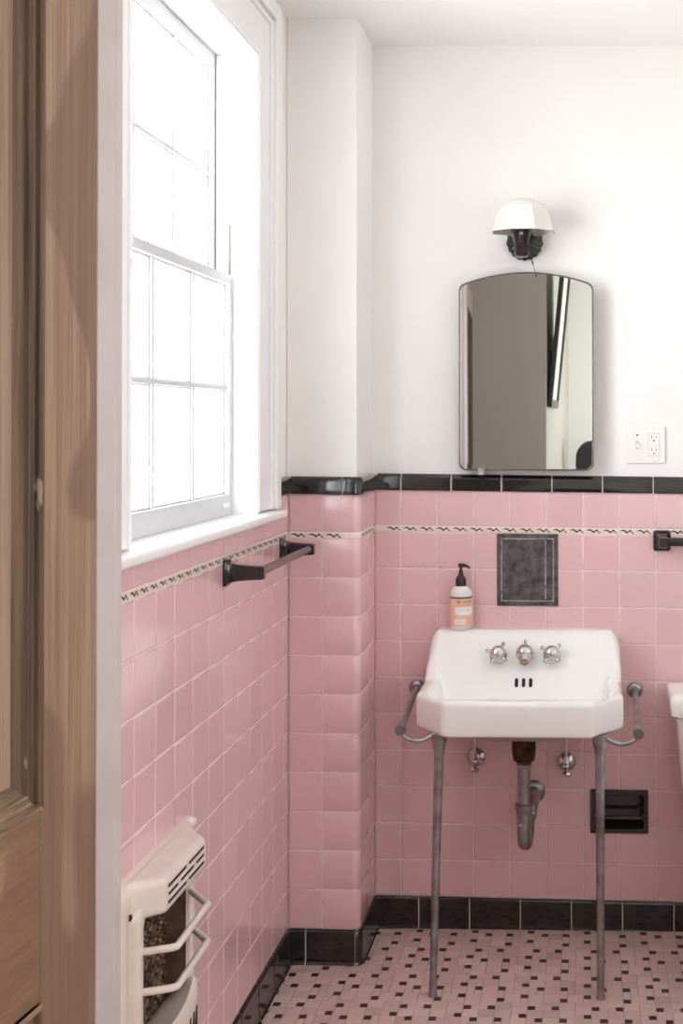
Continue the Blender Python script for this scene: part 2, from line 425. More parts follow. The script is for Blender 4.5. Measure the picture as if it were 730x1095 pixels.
# black bullnose cap: profile swept along u between grout joints
def cap_run(mb, fr, joints, gap=.003, z0=CAP0, z1=CAP1, pr=.009):
    O, u, v, n = fr
    prof = [(z0+.001, -.003), (z0+.001, pr-.003), (z0+.004, pr), (z1-.016, pr), (z1-.008, pr-.0022), (z1-.002, pr-.007), (z1, pr-.011), (z1, -.009)]
    for a, b in zip(joints[:-1], joints[1:]):
        a += gap/2; b -= gap/2; e = .0022
        if b-a < .008: continue
        rings = []
        for uu, k in ((a, -.0022), (a+e*.4, -.0006), (a+e, 0), (a+e+.0012, 0), (b-e-.0012, 0), (b-e, 0), (b-e*.4, -.0006), (b, -.0022)):
            rings.append([O+u*uu+v*(z+(-k*.5 if z < z0+.01 else k*.5))+n*(d+k) for z, d in prof])
        m = 1+random.uniform(-.1, .1); o = len(mb.v); mb.v += [p for q in rings for p in q]; N = len(prof)
        for i in range(7):
            for k in range(N-1): mb.f.append([o+i*N+k, o+i*N+k+1, o+(i+1)*N+k+1, o+(i+1)*N+k]); mb.m.append(0); mb.t.append((m, m, m))
    a, b = joints[0], joints[-1]
    gp = [(z0-.001, -.0012), (z0+.002, pr-.002), (z1-.016, pr-.002), (z1-.004, pr-.009), (z1-.002, -.009)]
    v0 = [O+u*a+v*z+n*d for z, d in gp]+[O+u*b+v*z+n*d for z, d in gp]
    mb.add(v0, [(k, k+1, 5+k+1, 5+k) for k in range(4)], 1)
capB = [PX+.004]+[-.5568+.1525*i for i in range(12)]+[XR]
mb = MB(); cap_run(mb, FB, capB); struct('cap_tile', tilt(mb), [BLACK, GROUTW], wb_)
mb = MB(); cap_run(mb, FL, [-.475, -.40, PD+.0]); struct('cap_tile', mb, [BLACK, GROUTW], wl)
mb = MB(); cap_run(mb, FP, [XL+.004, -.685]); cap_run(mb, FS, [-.112, -.008])
def cap_corner(mb, z0=CAP0, z1=CAP1, pr=.009, xa=-.685, yb=-.112, r=.018):
    prof = [(z0+.001, -.003), (z0+.001, pr-.003), (z0+.004, pr), (z1-.016, pr), (z1-.008, pr-.0022), (z1-.002, pr-.007), (z1, pr-.011), (z1, -.009)]
    path = [(xa+.0015, PD, 0, -1)]+[(PX-r+r*math.sin(PI/2*k/8), PD+r-r*math.cos(PI/2*k/8), math.sin(PI/2*k/8), -math.cos(PI/2*k/8)) for k in range(9)]+[(PX, yb-.0015, 1, 0)]
    rings = [[Vector((x+nx*d, y+ny*d, z)) for z, d in prof] for x, y, nx, ny in path]
    mb.loft(rings, 0, False, False)
cap_corner(mb); struct('cap_tile', tilt(mb), [BLACK, GROUTW], wp)

# rope-pattern border strip
MARK = [(-.0205, .0016), (-.013, .0042), (-.0065, .0026), (-.001, -.0024), (.004, -.0012), (.0085, .0034), (.0115, .0030), (.016, -.0028), (.0215, -.0046)]
def border(mb, fr, u0, u1, pitch=.0505, ph=0, amp=1.0):
    O, u, v, n = fr; zc = (BO0+BO1)/2; h = (BO1-BO0)/2
    mb.add([O+u*a+v*b+n*(-.0012) for a, b in ((u0, BO0-.001), (u1, BO0-.001), (u1, BO1+.001), (u0, BO1+.001))], [(0, 1, 2, 3)], 2)
    x = u0
    while x < u1-.004:
        e = min(x+.1525, u1); tile(mb, fr, (x, BO0+.001, e, BO1-.001), .0008, 0, bev=.0015, wob=0); x = e
    k = math.floor((u0-ph)/pitch)
    while ph+k*pitch < u1:
        c = ph+k*pitch; k += 1
        T = [.0009, .0019, .0026, .0029, .0020, .0027, .0024, .0021, .0008]
        if c-.0205 < u0-.004 or c+.022 > u1+.004: continue
        top = []; bot = []
        for (a, b), t in zip(MARK, T):
            top.append(O+u*(c+a)+v*(zc+(b+t)*amp)+n*.0004); bot.append(O+u*(c+a)+v*(zc+(b-t)*amp)+n*.0004)
        m = len(MARK); mb.add(top+bot, [(q, q+1, m+q+1, m+q) for q in range(m-1)], 1)
mb = MB(); border(mb, FB, PX, XR, ph=-.5568+.027); struct('border_strip', tilt(mb), [CREAM, INK, GROUT], wb_)
mb = MB(); border(mb, FL, YD, PD, ph=.01); struct('border_strip', mb, [CREAM, INK, GROUT], wl)
mb = MB(); border(mb, FP, XL, PX-.018, ph=-.812); border(mb, FS, PD+.020, 0, pitch=.0505, ph=-.20)
corner_tile(mb, BO0, BO1, PX-.0195, PD+.0215, off=-.0002, mi=0, gap=.001)
struct('border_strip', tilt(mb), [CREAM, INK, GROUT], wp)

# black baseboard tiles
def base_run(mb, fr, joints, gap=.003, h=ZB, pr=.006):
    O, u, v, n = fr
    prof = [(h-.0015, -.004), (h-.0015, pr-.004), (h-.006, pr-.0003), (h-.009, pr), (.03, pr), (.024, pr+.0008), (.010, pr+.002), (.003, pr+.005), (.0, pr+.008)]
    for a, b in zip(joints[:-1], joints[1:]):
        a += gap/2; b -= gap/2
        if b-a < .006: continue
        m = 1+random.uniform(-.12, .12); N = len(prof)
        rings = [[O+u*uu+v*z+n*(d+k) for z, d in prof] for uu, k in ((a, -.002), (a+.0008, -.0004), (a+.002, 0), (a+.0034, 0), (b-.0034, 0), (b-.002, 0), (b-.0008, -.0004), (b, -.002))]
        o = len(mb.v); mb.v += [p for q in rings for p in q]
        for i in range(7):
            for k in range(N-1): mb.f.append([o+i*N+k, o+i*N+k+1, o+(i+1)*N+k+1, o+(i+1)*N+k]); mb.m.append(0); mb.t.append((m, m, m))
    gp = [(h-.005, -.001), (h-.006, pr-.002), (.03, pr-.002), (.010, pr-.001), (.0, pr+.004)]
    a, b = joints[0], joints[-1]
    mb.add([O+u*a+v*z+n*d for z, d in gp]+[O+u*b+v*z+n*d for z, d in gp], [(k, k+1, 5+k+1, 5+k) for k in range(4)], 1)
mb = MB(); base_run(mb, FB, [PX]+[-.503+.1535*i for i in range(11)]+[XR]); struct('baseboard_back', tilt(mb), [BLACK, GROUTW])
mb = MB(); base_run(mb, FL, [YD]+[PD-.02-.153*i for i in range(10, -1, -1)]+[PD]); struct('baseboard_left', mb, [BLACK, GROUTW])
mb = MB(); base_run(mb, FP, [XL+.002, XL+.050, PX-.012]); base_run(mb, FS, [PD+.012, 0])
cpath = [(PX-.012+.0, PD, 0, -1)]+[(PX-.012+.012*math.sin(PI/2*k/5), PD+.012-.012*math.cos(PI/2*k/5), math.sin(PI/2*k/5), -math.cos(PI/2*k/5)) for k in range(6)]
cprof = [(ZB-.0015, -.004), (ZB-.0015, .002), (ZB-.006, .0055), (.05, .006), (.024, .0068), (.010, .008), (.003, .011), (.0, .014)]
mb.loft([[Vector((x+nx*d, y+ny*d, z)) for z, d in cprof] for x, y, nx, ny in cpath], 0, False, False)
struct('baseboard_pier', tilt(mb), [BLACK, GROUTW])

# ---- mosaic floor: black dots in an 8x8 repeat between pink blocks
U = .0209; FX, FY = -.058, -.1069
black = {(0, 0), (0, 3), (3, 4), (3, 1), (7, 6), (4, 6), (5, 3)}
occ = {}; pieces = []
for b in black: occ[b] = 1
order = [(i, j) for j in range(8) for i in range(8)]
def fits(i, j, w, h): return all(((i+a) % 8, (j+b) % 8) not in occ for a in range(w) for b in range(h))
def place(i, j, w, h):
    for a in range(w):
        for b in range(h): occ[(i+a) % 8, (j+b) % 8] = 1
    pieces.append((i, j, w, h))
rnd = random.Random(5)
shapes = [(2, 2)]*2
for (i, j) in order:
    if (i*3+j*5) % 4 != 1 and fits(i, j, 2, 2): place(i, j, 2, 2)
for (i, j) in order:
    if (i, j) in occ: continue
    for w, h in (((2, 1), (1, 2)) if (i+j) % 2 else ((1, 2), (2, 1))):
        if fits(i, j, w, h): place(i, j, w, h); break
    else: place(i, j, 1, 1)
mb = MB()
def ftile(x0, y0, x1, y1, mi, t):
    x0 = max(x0, XL); x1 = min(x1, XR); y1 = min(y1, 0.0); y0 = max(y0, YD-.02)
    if x1-x0 < .004 or y1-y0 < .004: return
    g = .0009; e = .0008
    a = [(x0+g, y0+g, -.0012), (x1-g, y0+g, -.0012), (x1-g, y1-g, -.0012), (x0+g, y1-g, -.0012)]
    b = [(x0+g+e, y0+g+e, 0), (x1-g-e, y0+g+e, 0), (x1-g-e, y1-g-e, 0), (x0+g+e, y1-g-e, 0)]
    mb.add(a+b, [(0, 1, 5, 4), (1, 2, 6, 5), (2, 3, 7, 6), (3, 0, 4, 7), (4, 5, 6, 7)], mi, t)
for I in range(-6, 9):
    for J in range(-12, 2):
        for i, j, w, h in pieces:
            x0 = FX+(I*8+i-.5)*U; y0 = FY+(J*8+j-.5)*U
            g = 1+random.uniform(-.10, .06); h2 = random.uniform(-.04, .04); 
            if random.random() < .05: g *= .85
            ftile(x0, y0, x0+w*U, y0+h*U, 0, (g, g*(1+h2), g*(1+h2)))
        for i, j in black:
            x0 = FX+(I*8+i-.5)*U; y0 = FY+(J*8+j-.5)*U; g = random.uniform(.8, 1.5)
            ftile(x0, y0, x0+U, y0+U, 2, (g, g, g))
mb.add([(XL-.02, YD-.02, -.0011), (XR+.02, YD-.02, -.0011), (XR+.02, .02, -.0011), (XL-.02, .02, -.0011)], [(0, 1, 2, 3)], 1)
mb.box(XL-.1, YD-.02, -.1, XR+.1, .1, -.0013, 1)
FBLK = mat('floor_black', lin(42, 34, 33), .35, tint=True)
struct('floor', mb, [FPINK, FGROUT, FBLK], fixn=False)

# ---- ceiling
mb = MB(); xs = (XL-.2, XR+.2)
mb.add([(x, y, ZC+TILT*(x-XL)+dz) for dz in (0, .08) for x, y in ((xs[0], YD+.0), (xs[1], YD+.0), (xs[1], .15), (xs[0], .15))],
       [(0, 3, 2, 1), (4, 5, 6, 7), (0, 1, 5, 4), (1, 2, 6, 5), (2, 3, 7, 6), (3, 0, 4, 7)])
struct('ceiling', mb, CEIL)

# ------------------------------------------------------------------ window
win = MB()
XC = -.818
def trimrail(mb, pts):  # box from two corners
    mb.box(*pts)
wroot = thing('window_1', None, None, (XL, (WY0+WY1)/2, WZ0)); wroot['kind'] = 'structure'
# flat casing with a raised back band, mitred look by butting
mb = MB()
mb.box(XL-.009, WY1, 1.30, XC, WY1+.126, 2.576)
mb.box(XL-.009, WY0-.126, 1.30, XC, WY0, 2.576)
mb.box(XL-.009, WY0, WZ1, XC, WY1, 2.576)
obj('window_casing', mb, PAINTW, wroot, bevel=.003)
mb = MB()
def band(y0, y1, z0, z1):
    mb.box(XL-.009, y0, z0, -.800, y1, z1)
band(WY1+.128, WY1+.172, 1.30, 2.624); band(WY0-.172, WY0-.128, 1.30, 2.624); band(WY0-.128, WY1+.128, 2.580, 2.624)
for (a, b) in ((WY1+.113, WY1+.128), (WY0-.128, WY0-.113)): mb.box(XC-.002, a, 1.30, -.810, b, 2.578)
mb.box(XC-.002, WY0-.113, 2.563, -.810, WY1+.113, 2.578)
for (a, b) in ((WY1+.004, WY1+.014), (WY0-.014, WY0-.004)): mb.box(XC-.002, a, 1.30, -.812, b, 2.464)
mb.box(XC-.002, WY0-.004, 2.454, -.812, WY1+.004, 2.464)
obj('back_band', mb, PAINTW, wroot, bevel=.004, seg=3)
# jamb lining, stops and parting beads
mb = MB(); T = .0
mb.box(-.990, WY1-.003, WZ0, XC+.002, WY1+.012, WZ1+.012); mb.box(-.990, WY0-.012, WZ0, XC+.002, WY0+.003, WZ1+.012); mb.box(-.990, WY0, WZ1-.003, XC+.002, WY1, WZ1+.012)
for y0, y1 in ((WY1-.014, WY1-.003), (WY0+.003, WY0+.014)):
    mb.box(-.918, y0, WZ0, -.9165, y1, WZ1-.003); mb.box(-.990, y0-.004, WZ0, -.958, y1+.002, WZ1-.003)
mb.box(-.990, WY0, WZ0, -.975, WY1, WZ0+.03)
obj('jamb_lining', mb, PAINTW, wroot, bevel=.002)
mb = MB()
mb.box(-.890, WY1-.0045, 1.896, -.884, WY1-.0025, 2.02)
obj('sash_cord', mb, mat('sash_cord_grey', lin(120, 112, 104), .8), wroot)
# stool
mb = MB(); mb.box(-.985, WY0, 1.274, XL+.0, WY1, 1.297); mb.box(XL-.0, -1.655, 1.274, -.782, -.478, 1.297)
obj('window_sill', mb, PAINTW, wroot, bevel=.009, seg=4)
def sash(name, x1, z0, z1, br, tr_, mz, far_st=.024):
    """x1 = room face; panes three across and two high"""
    x0 = x1-.034; y0, y1 = WY0+.004, WY1-.004; mb = MB()
    ye = [y1-far_st, -.925, -1.179, y0+.036]; zb, zt = z0+br, z1-tr_
    mb.box(x0, ye[0], z0, x1, y1, z1); mb.box(x0, y0, z0, x1, ye[3], z1)
    mb.box(x0, ye[3], z0, x1, ye[0], zb); mb.box(x0, ye[3], zt, x1, ye[0], z1)
    mw = .0055
    for y in ye[1:3]:
        mb.box(x0+.004, y-mw, zb, x1-.006, y+mw, zt)
        mb.box(x0+.012, y-mw-.004, zb, x0+.022, y+mw+.004, zt)
    mb.box(x0+.004, ye[3], mz-mw, x1-.0055, ye[0], mz+mw)
    mb.box(x0+.012, ye[3], mz-mw-.004, x0+.0215, ye[0], mz+mw+.004)
    for a, b, c, d in ((ye[0]-.005, zb, ye[0], zt), (ye[3], zb, ye[3]+.005, zt), (ye[3], zb, ye[0], zb+.005), (ye[3], zt-.005, ye[0], zt)):
        mb.box(x0+.008, a, b, x1-.012, c, d)
    s = obj(name, mb, PAINTS, wroot, bevel=.0012, seg=1)
    E = [y1-far_st, -.925, -1.179, y0+.036]
    for i in range(3):
        for za, zc in ((zb, mz), (mz, zt)):
            g = MB().box(x0+.015, E[i+1]+.004, za+.004, x0+.018, E[i]-.004, zc-.004); obj('pane', g, GLASS, s)
    return s
sash('lower_sash', -.880, 1.297, 1.893, .052, .024, 1.611)
sash('upper_sash', -.921, 1.866, 2.446, .026, .040, 2.143, .026)
mb = MB().box(-.8805, -.690, 1.318, -.874, -.735, 1.330); obj('sash_lift', mb, PAINTW, wroot, bevel=.002)

# ------------------------------------------------------------------ doorway and door
dj = MB(); dj.box(DX0-.02, YH, 0, DX0, YD, DZ); dj.box(DX1, YH, 0, DX1+.02, YD, DZ); dj.box(DX0-.02, YH, DZ, DX1+.02, YD, DZ+.02)
dj.box(DX0-.001, YD-.024, 0, DX0+.001, YD-.001, DZ); dj.box(DX1-.004, YD-.04, 0, DX1, YD-.001, DZ)
struct('trim_doorway', dj, JAMBP, bevel=.002)
HX, HYY = DX0, YH-.002
dvec = Vector((-.106, -.9944, 0)).normalized(); dn = Vector((-dvec.y, dvec.x, 0))     # dn faces +X (towards the camera's side)
if dn.x < 0: dn = -dn
DW, DTH, DH = .80, .042, 2.22
door = thing('door_1', None, None, (HX, HYY, .01)); door['kind'] = 'structure'
def dpt(t, z, d): return Vector((HX, HYY, 0))+dvec*t+Vector((0, 0, z))+dn*d
def dbox(mb, t0, t1, z0, z1, d0, d1):
    v = [dpt(t, z, d) for z in (z0, z1) for d in (d0, d1) for t in (t0, t1)]
    mb.add(v, [(0, 2, 3, 1), (4, 5, 7, 6), (0, 1, 5, 4), (2, 6, 7, 3), (0, 4, 6, 2), (1, 3, 7, 5)])
ST = .130
for t0, t1 in ((0, ST), (DW-ST, DW)):
    mb = MB(); dbox(mb, t0, t1, .01, DH, -DTH, 0); obj('stile', mb, WOOD, door, bevel=.003)
rails = [(.01, .24), (.825, 1.058), (DH-.13, DH)]
for z0, z1 in rails:
    mb = MB(); dbox(mb, ST, DW-ST, z0, z1, -DTH, -.0008); obj('rail', mb, WOODR, door, bevel=.003)
panels = [(.24, .825), (1.058, DH-.13)]
mul = (DW/2-.05, DW/2+.05)
for z0, z1 in panels:
    mb = MB(); dbox(mb, mul[0], mul[1], z0, z1, -DTH, -.0008); obj('muntin', mb, WOOD, door, bevel=.003)
for z0, z1 in panels:
    for t0, t1 in ((ST, mul[0]), (mul[1], DW-ST)):
        pr = [(0, .003), (.003, .006), (.008, .006), (.011, .001), (.0125, -.006), (.017, -.009), (.024, -.0085), (.027, -.005), (.031, -.006), (.033, -.013), (.040, -.016), (.046, -.018), (.049, -.022), (.051, -.024)]
        mv = MB(); mh = MB()
        pr = [(i*.74, d*.72) for i, d in pr]
        R4 = [[dpt(a, z, d) for a, z in ((t0+i, z0+i), (t1-i, z0+i), (t1-i, z1-i), (t0+i, z1-i))] for i, d in pr]
        for a, b in zip(R4[:-1], R4[1:]):
            for k, M_ in ((0, mh), (1, mv), (2, mh), (3, mv)):
                M_.add([a[k], a[(k+1) % 4], b[(k+1) % 4], b[k]], [(0, 1, 2, 3)])
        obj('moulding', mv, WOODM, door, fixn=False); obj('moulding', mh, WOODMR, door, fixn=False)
        mb = MB(); dbox(mb, t0+.032, t1-.032, z0+.032, z1-.032, -.030, -.0172); obj('panel', mb, WOODP, door)
        mb = MB(); dbox(mb, t0, t1, z0, z1, -.036, -.0305); obj('panel_back', mb, WOODP, door)
for sd in (1, -1):
    mb = MB(); c = dpt(DW-.055, .94, 0 if sd > 0 else -DTH)
    mb.lathe([(.026, 0), (.024, .004), (.009, .006), (.008, .03), (.022, .038), (.028, .052), (.022, .064), (.0, .068)], c, dn*sd, 24); obj('door_knob', mb, CER, door)
for z in (.25, 1.15, 1.98):
    mb = MB(); mb.tube([dpt(-.002, z-.045, -DTH-.004), dpt(-.002, z+.045, -DTH-.004)], .005, 10); obj('hinge', mb, BRASS, door)

# ------------------------------------------------------------------ hall behind the camera (seen in the mirror)
mb = MB().box(-2.2, -6.6, -.1, 1.8, YD-.021, -.002); struct('floor_hall', mb, HALLF)
mb = MB().box(-2.2, -6.6, 2.70, 1.8, YD-.0, 2.8); struct('ceiling_hall', mb, CEIL)
mb = MB().box(-2.2, -6.4, 0, -.41, -3.93, 2.7); struct('wall_hall_corner', mb, [HALLB])
mb = MB().box(-1.93, -3.93, .0, -.412, -3.915, 2.7); struct('wall_hall_grey', mb, GREYW)
mb = MB().box(-2.05, -4, 0, -1.93, YH, 2.7); struct('wall_hall_left', mb, HALLW)
mb = MB().box(-.8, -6.6, 0, 1.8, -6.4, 2.7); struct('wall_hall_far', mb, HALLW)
mb = MB(); slab(mb, (Vector((1.6, 0, 0)), Vector((0, 1, 0)), Vector((0, 0, 1)), Vector((-1, 0, 0))), (-6.6, YH), (0, 2.7), [], .15)
struct('wall_hall_right', mb, HALLW)
# picture hanging tipped forward on the side wall
pic = thing('framed_picture', 'black-framed picture with pale mat seen at a slant inside the mirror', 'picture', (-.40, -4.25, 1.62))
def ppt(y, h, d):   # h along the tilted frame, d out of the wall
    a = math.radians(5.6); return Vector((-.408+d*math.cos(a)+h*math.sin(a), y, 1.62-d*math.sin(a)+h*math.cos(a)))
def pbox(mb, y0, y1, h0, h1, d0, d1):
    v = [ppt(y, h, d) for h in (h0, h1) for y in (y0, y1) for d in (d0, d1)]
    mb.add(v, [(0, 2, 3, 1), (4, 5, 7, 6), (0, 1, 5, 4), (2, 6, 7, 3), (0, 4, 6, 2), (1, 3, 7, 5)])
mb = MB(); y0, y1, hh_, w = -4.62, -3.96, .95, .05
pbox(mb, y0, y0+w, 0, hh_, 0, .03); pbox(mb, y1-w, y1, 0, hh_, 0, .03); pbox(mb, y0+w, y1-w, 0, w, 0, .03); pbox(mb, y0+w, y1-w, hh_-w, hh_, 0, .03)
obj('frame', mb, BLKBAR, pic, bevel=.003)
mb = MB(); pbox(mb, y0+w, y1-w, w, hh_-w, .004, .014); obj('mat_board', mb, PAPER, pic)
# tall dark chair in the hall
ch = thing('armchair', 'charcoal fabric high-backed chair seen low at the right inside the mirror', 'chair', (-.02, -5.3, 0))
def rbox(x0, y0, z0, x1, y1, z1): return MB().box(x0, y0, z0, x1, y1, z1)
obj('seat', rbox(-.31, -5.55, .30, .27, -5.02, .48), CHAIRM, ch, bevel=.05, seg=4)
mb = MB(); pl = roundpoly([(-.33, .40), (.29, .40), (.27, 1.38), (-.30, 1.38)], [.03, .03, .14, .14])
mb.prism([(p.x, p.y) for p in pl], (0, -5.68, 0), (1, 0, 0), (0, 0, 1), (0, .14, 0)); obj('backrest', mb, CHAIRM, ch, bevel=.03, seg=3)
for x in (-.35, .25): obj('arm', rbox(x, -5.56, .28, x+.09, -5.04, .66), CHAIRM, ch, bevel=.03, seg=3)
for x in (-.27, .23):
    for y in (-5.58, -5.08): obj('leg', MB().tube([(x, y, 0), (x, y, .31)], [.016, .024], 12), BLKBAR, ch)

# ------------------------------------------------------------------ washbasin
CX = -.180
sink = thing('washbasin', 'white enamel washbasin with sloped back, standing on two metal legs against the pink tiles', 'sink', (CX, -.2, 0))
def ring(hx, hxf, yb, ys, yf, zfun, rr=.02, rb=.02):
    C = [(-hx, yb), (-hx, ys), (-hxf, yf), (hxf, yf), (hx, ys), (hx, yb)]
    pts = roundpoly(C, [rb, rr, rr, rr, rr, rb], 6, 22)
    return [Vector((CX+p.x, p.y, zfun(p.x, p.y))) for p in pts]
def sm(a, b, x): t = max(0, min(1, (x-a)/(b-a))); return t*t*(3-2*t)
def smax(a, b, k):
    h = max(k-abs(a-b), 0)/k; return max(a, b)+h*h*k*.25
ZRIM, ZTOP = .784, .908
def inside_d(x, y):     # distance inside the bowl outline (half planes of the octagon), rounded at the corners
    d = [.252-x, .252+x, y+.408]
    c = math.hypot(.111, .0865); nx, ny = .111/c, -.0865/c    # front chamfers
    for s_ in (1, -1): d.append(.030+0-(0)+(-( (x*s_-.198)*(.111/c)+(-(y+.444))*(.0865/c) ))-.0 )
    k = .045; m = d[0]
    for q in d[1:]: m = -smax(-m, -q, k)
    return m
def topz(x, y):
    back = ZTOP if y > -.062 else ZTOP-(-.062-y)*1.62
    back = -smax(-ZTOP, -(ZTOP-(-.066-y)*1.62), .022)
    d = inside_d(x, y)
    t = max(0, min(1, d/.085)); bowl = ZRIM-.112*(1-(1-t)**2.4)*sm(-.002, .02, d)-.010*sm(.08, .16, d)
    return smax(back, bowl, .045)
mb = MB(); base = ring(.285, .198, -.0008, -.333, -.444, lambda x, y: 0, .022, .012)
cc = Vector((CX, -.235, 0)); rings = []
def lower(ins, z):
    return [Vector((p.x+(cc.x-p.x)/max((p-cc).length, .1)*ins, p.y+(cc.y-p.y)/max((p-cc).length, .1)*ins if p.y < -.02 else p.y, z)) for p in base]
rings.append(lower(.018, .694)); rings.append(lower(.004, .690)); rings.append(lower(.001, .694)); rings.append(lower(0, .705)); rings.append(lower(0, .735))
def edge(e, x, y):
    R_ = .016
    return 0 if e >= R_ else R_-math.sqrt(max(0, R_*R_-(R_-e)**2))
def surf(p, e):
    x = p.x-CX; y = p.y
    z = topz(x, y)
    dr = edge(e, x, y)
    if y > -.004: dr = min(dr, .002)
    up = sm(.80, .90, z)
    sh = max(0, (abs(x)-.250)/.035); z -= up*.050*sh**2.2
    return z-dr
for e in [0, .0007, .002, .004, .007, .010, .013, .017]+[.017+.0075*k for k in range(1, 14)]:
    rg = []
    for p in base:
        q = p+(cc-p).normalized()*min(e, (cc-p).length-.13*(1 if e > .05 else 0))
        if p.y > -.002 and e < .02: q.y = min(p.y, q.y)
        rg.append(Vector((q.x, q.y, surf(q, e))))
    rings.append(rg)
last = rings[-1]
for k in range(1, 15):
    t = 1-k/14.5; rings.append([Vector((cc.x+(p.x-cc.x)*t, cc.y+(p.y-cc.y)*t, topz((p.x-cc.x)*t, cc.y+(p.y-cc.y)*t))) for p in last])
mb.loft(rings, 0, True)
mb2 = mb
basin = obj('basin', mb, ENAMEL, sink, smooth=80)
# underside shell of the bowl
mb = MB(); ur = [ring(.24, .17, -.03, -.30, -.40, lambda x, y: .6938, .04, .04), ring(.21, .14, -.08, -.28, -.37, lambda x, y: .668, .05, .05), ring(.12, .08, -.15, -.25, -.31, lambda x, y: .645, .04, .04), ring(.04, .03, -.20, -.24, -.27, lambda x, y: .64, .02, .02)]
mb.loft(ur, 0, True); obj('basin_underside', mb, mat('rough_enamel', lin(170, 162, 158), .5), sink, smooth=70)
bvh = BVHTree.FromPolygons([tuple(v) for v in mb2.v], mb2.f)
def onsink(x, z):
    h = bvh.ray_cast(Vector((x, -.24, z)), Vector((0, 1, 0)))
    return (h[0], h[1]) if h[0] else (Vector((x, -.11, z)), Vector((0, -1, .3)))
# overflow slots
for dx in (-.0205, 0, .0205):
    p, n = onsink(CX+.002+dx, .772); n = n if n.y < 0 else -n
    v_ = Vector((0, 0, 1)); v_ = (v_-n*v_.dot(n)).normalized()
    pl = roundpoly([(-.0048, -.0132), (.0048, -.0132), (.0048, .0132), (-.0048, .0132)], .0047, 5, 2)
    mb = MB(); mb.prism([(q.x, q.y) for q in pl], p-n*.004, (1, 0, 0), v_, n*.0052); obj('overflow_slot', mb, DARK, sink)
# taps
def cross_handle(x, z, angs):
    p, n = onsink(x, z); n = n if n.y < 0 else -n; n = (n+Vector((0, -.35, 0))).normalized()
    a = Vector((1, 0, 0)); b = n.cross(a); b = b if b.z > 0 else -b
    mb = MB(); mb.lathe([(.026, -.004), (.026, .003), (.023, .007), (.016, .010), (.013, .014), (.0125, .020), (.0185, .024), (.0215, .031), (.0205, .038), (.015, .044), (.008, .047), (.0, .0475)], p, n, 28)
    for th in map(math.radians, angs):
        d = a*math.cos(th)+b*math.sin(th)
        mb.tube([p+n*.031+d*.012, p+n*.032+d*.025, p+n*.033+d*.0315, p+n*.033+d*.036], [.0052, .0044, .0062, .003], 10)
    obj('tap_handle', mb, CHROME, sink, smooth=50)
cross_handle(-.254, .842, (168, 238, 318, 60)); cross_handle(-.097, .843, (152, 232, 312, 45))
p, n = onsink(-.176, .846); n = n if n.y < 0 else -n; n = (n+Vector((0, -.5, 0))).normalized()
mb = MB(); mb.lathe([(.026, -.004), (.0265, .003), (.0245, .008), (.0235, .016)], p, n, 28)
q = p+n*.026; mb.ball(q, .0255, 10, 1, 1, .95)
mb.tube([q+Vector((.002, -.004, .018)), q+Vector((.0025, -.008, .028)), q+Vector((.003, -.010, .036)), q+Vector((.003, -.010, .040))], [.0065, .0042, .0046, .0015], 10)
mb.tube([q+Vector((0, -.006, -.010)), q+Vector((0, -.020, -.016)), q+Vector((0, -.028, -.022))], [.020, .0175, .0150], 18)
obj('spout', mb, CHROME, sink, smooth=50)
mb = MB(); e = q+Vector((0, -.0285, -.0225)); mb.lathe([(.0115, 0), (.0115, .0006)], e, Vector((0, -.8, -.6)), 20); obj('aerator', mb, mat('old_brass', lin(176, 146, 116), .4, .6), sink)
# legs
for (tx, ty, fx, fy) in ((-.3915, -.402, -.4065, -.428), (.0395, -.402, .0395, -.429)):
    mb = MB(); N = 26
    pts = []; rad = []
    for h, r in ((.690, .0235), (.684, .0235), (.680, .021), (.668, .0195), (.655, .0165), (.635, .0130), (.61, .0124), (.40, .0114), (.15, .0104), (.045, .0100), (.035, .0104), (.022, .0104), (.012, .0106), (.006, .0122), (.0, .0122)):
        t = 1-h/.69; pts.append((tx+(fx-tx)*t, ty+(fy-ty)*t, h)); rad.append(r)
    mb.tube(pts, rad, 20); obj('leg', mb, STEEL, sink, smooth=50)
# side rods: wall flange, bar forward, then a swept arm to the leg top
for s, xf, zf, xe, ze, lx in ((1, .149, .720, .141, .700, .0395), (-1, -.509, .724, -.4935, .706, -.3915)):
    mb = MB()
    mb.tube([(xf, -.004, zf), ((xf+xe)/2, -.21, (zf+ze)/2), (xe, -.425, ze)], [.0095, .009, .0088], 14)
    mb.tube([(xe-.000, -.415, ze), (xe, -.433, ze-.001)], [.0145, .0145], 20)
    dx = lx-xe
    mb.tube(bez([(xe, -.425, ze-.004), (xe+dx*.10, -.425, ze-.018), (xe+dx*.28, -.423, ze-.028), (xe+dx*.55, -.418, ze-.030), (xe+dx*.85, -.408, ze-.018), (lx, -.402, ze-.016)], 8), .0058, 12)
    rod = obj('side_rod', mb, STEEL, sink, smooth=50)
    mb = MB(); mb.lathe([(.0235, .0), (.0235, .004), (.019, .009), (.012, .012), (.011, .02)], (xf, -.0006, zf), (0, -1, 0), 28); obj('wall_flange', mb, STEEL, rod, smooth=50)

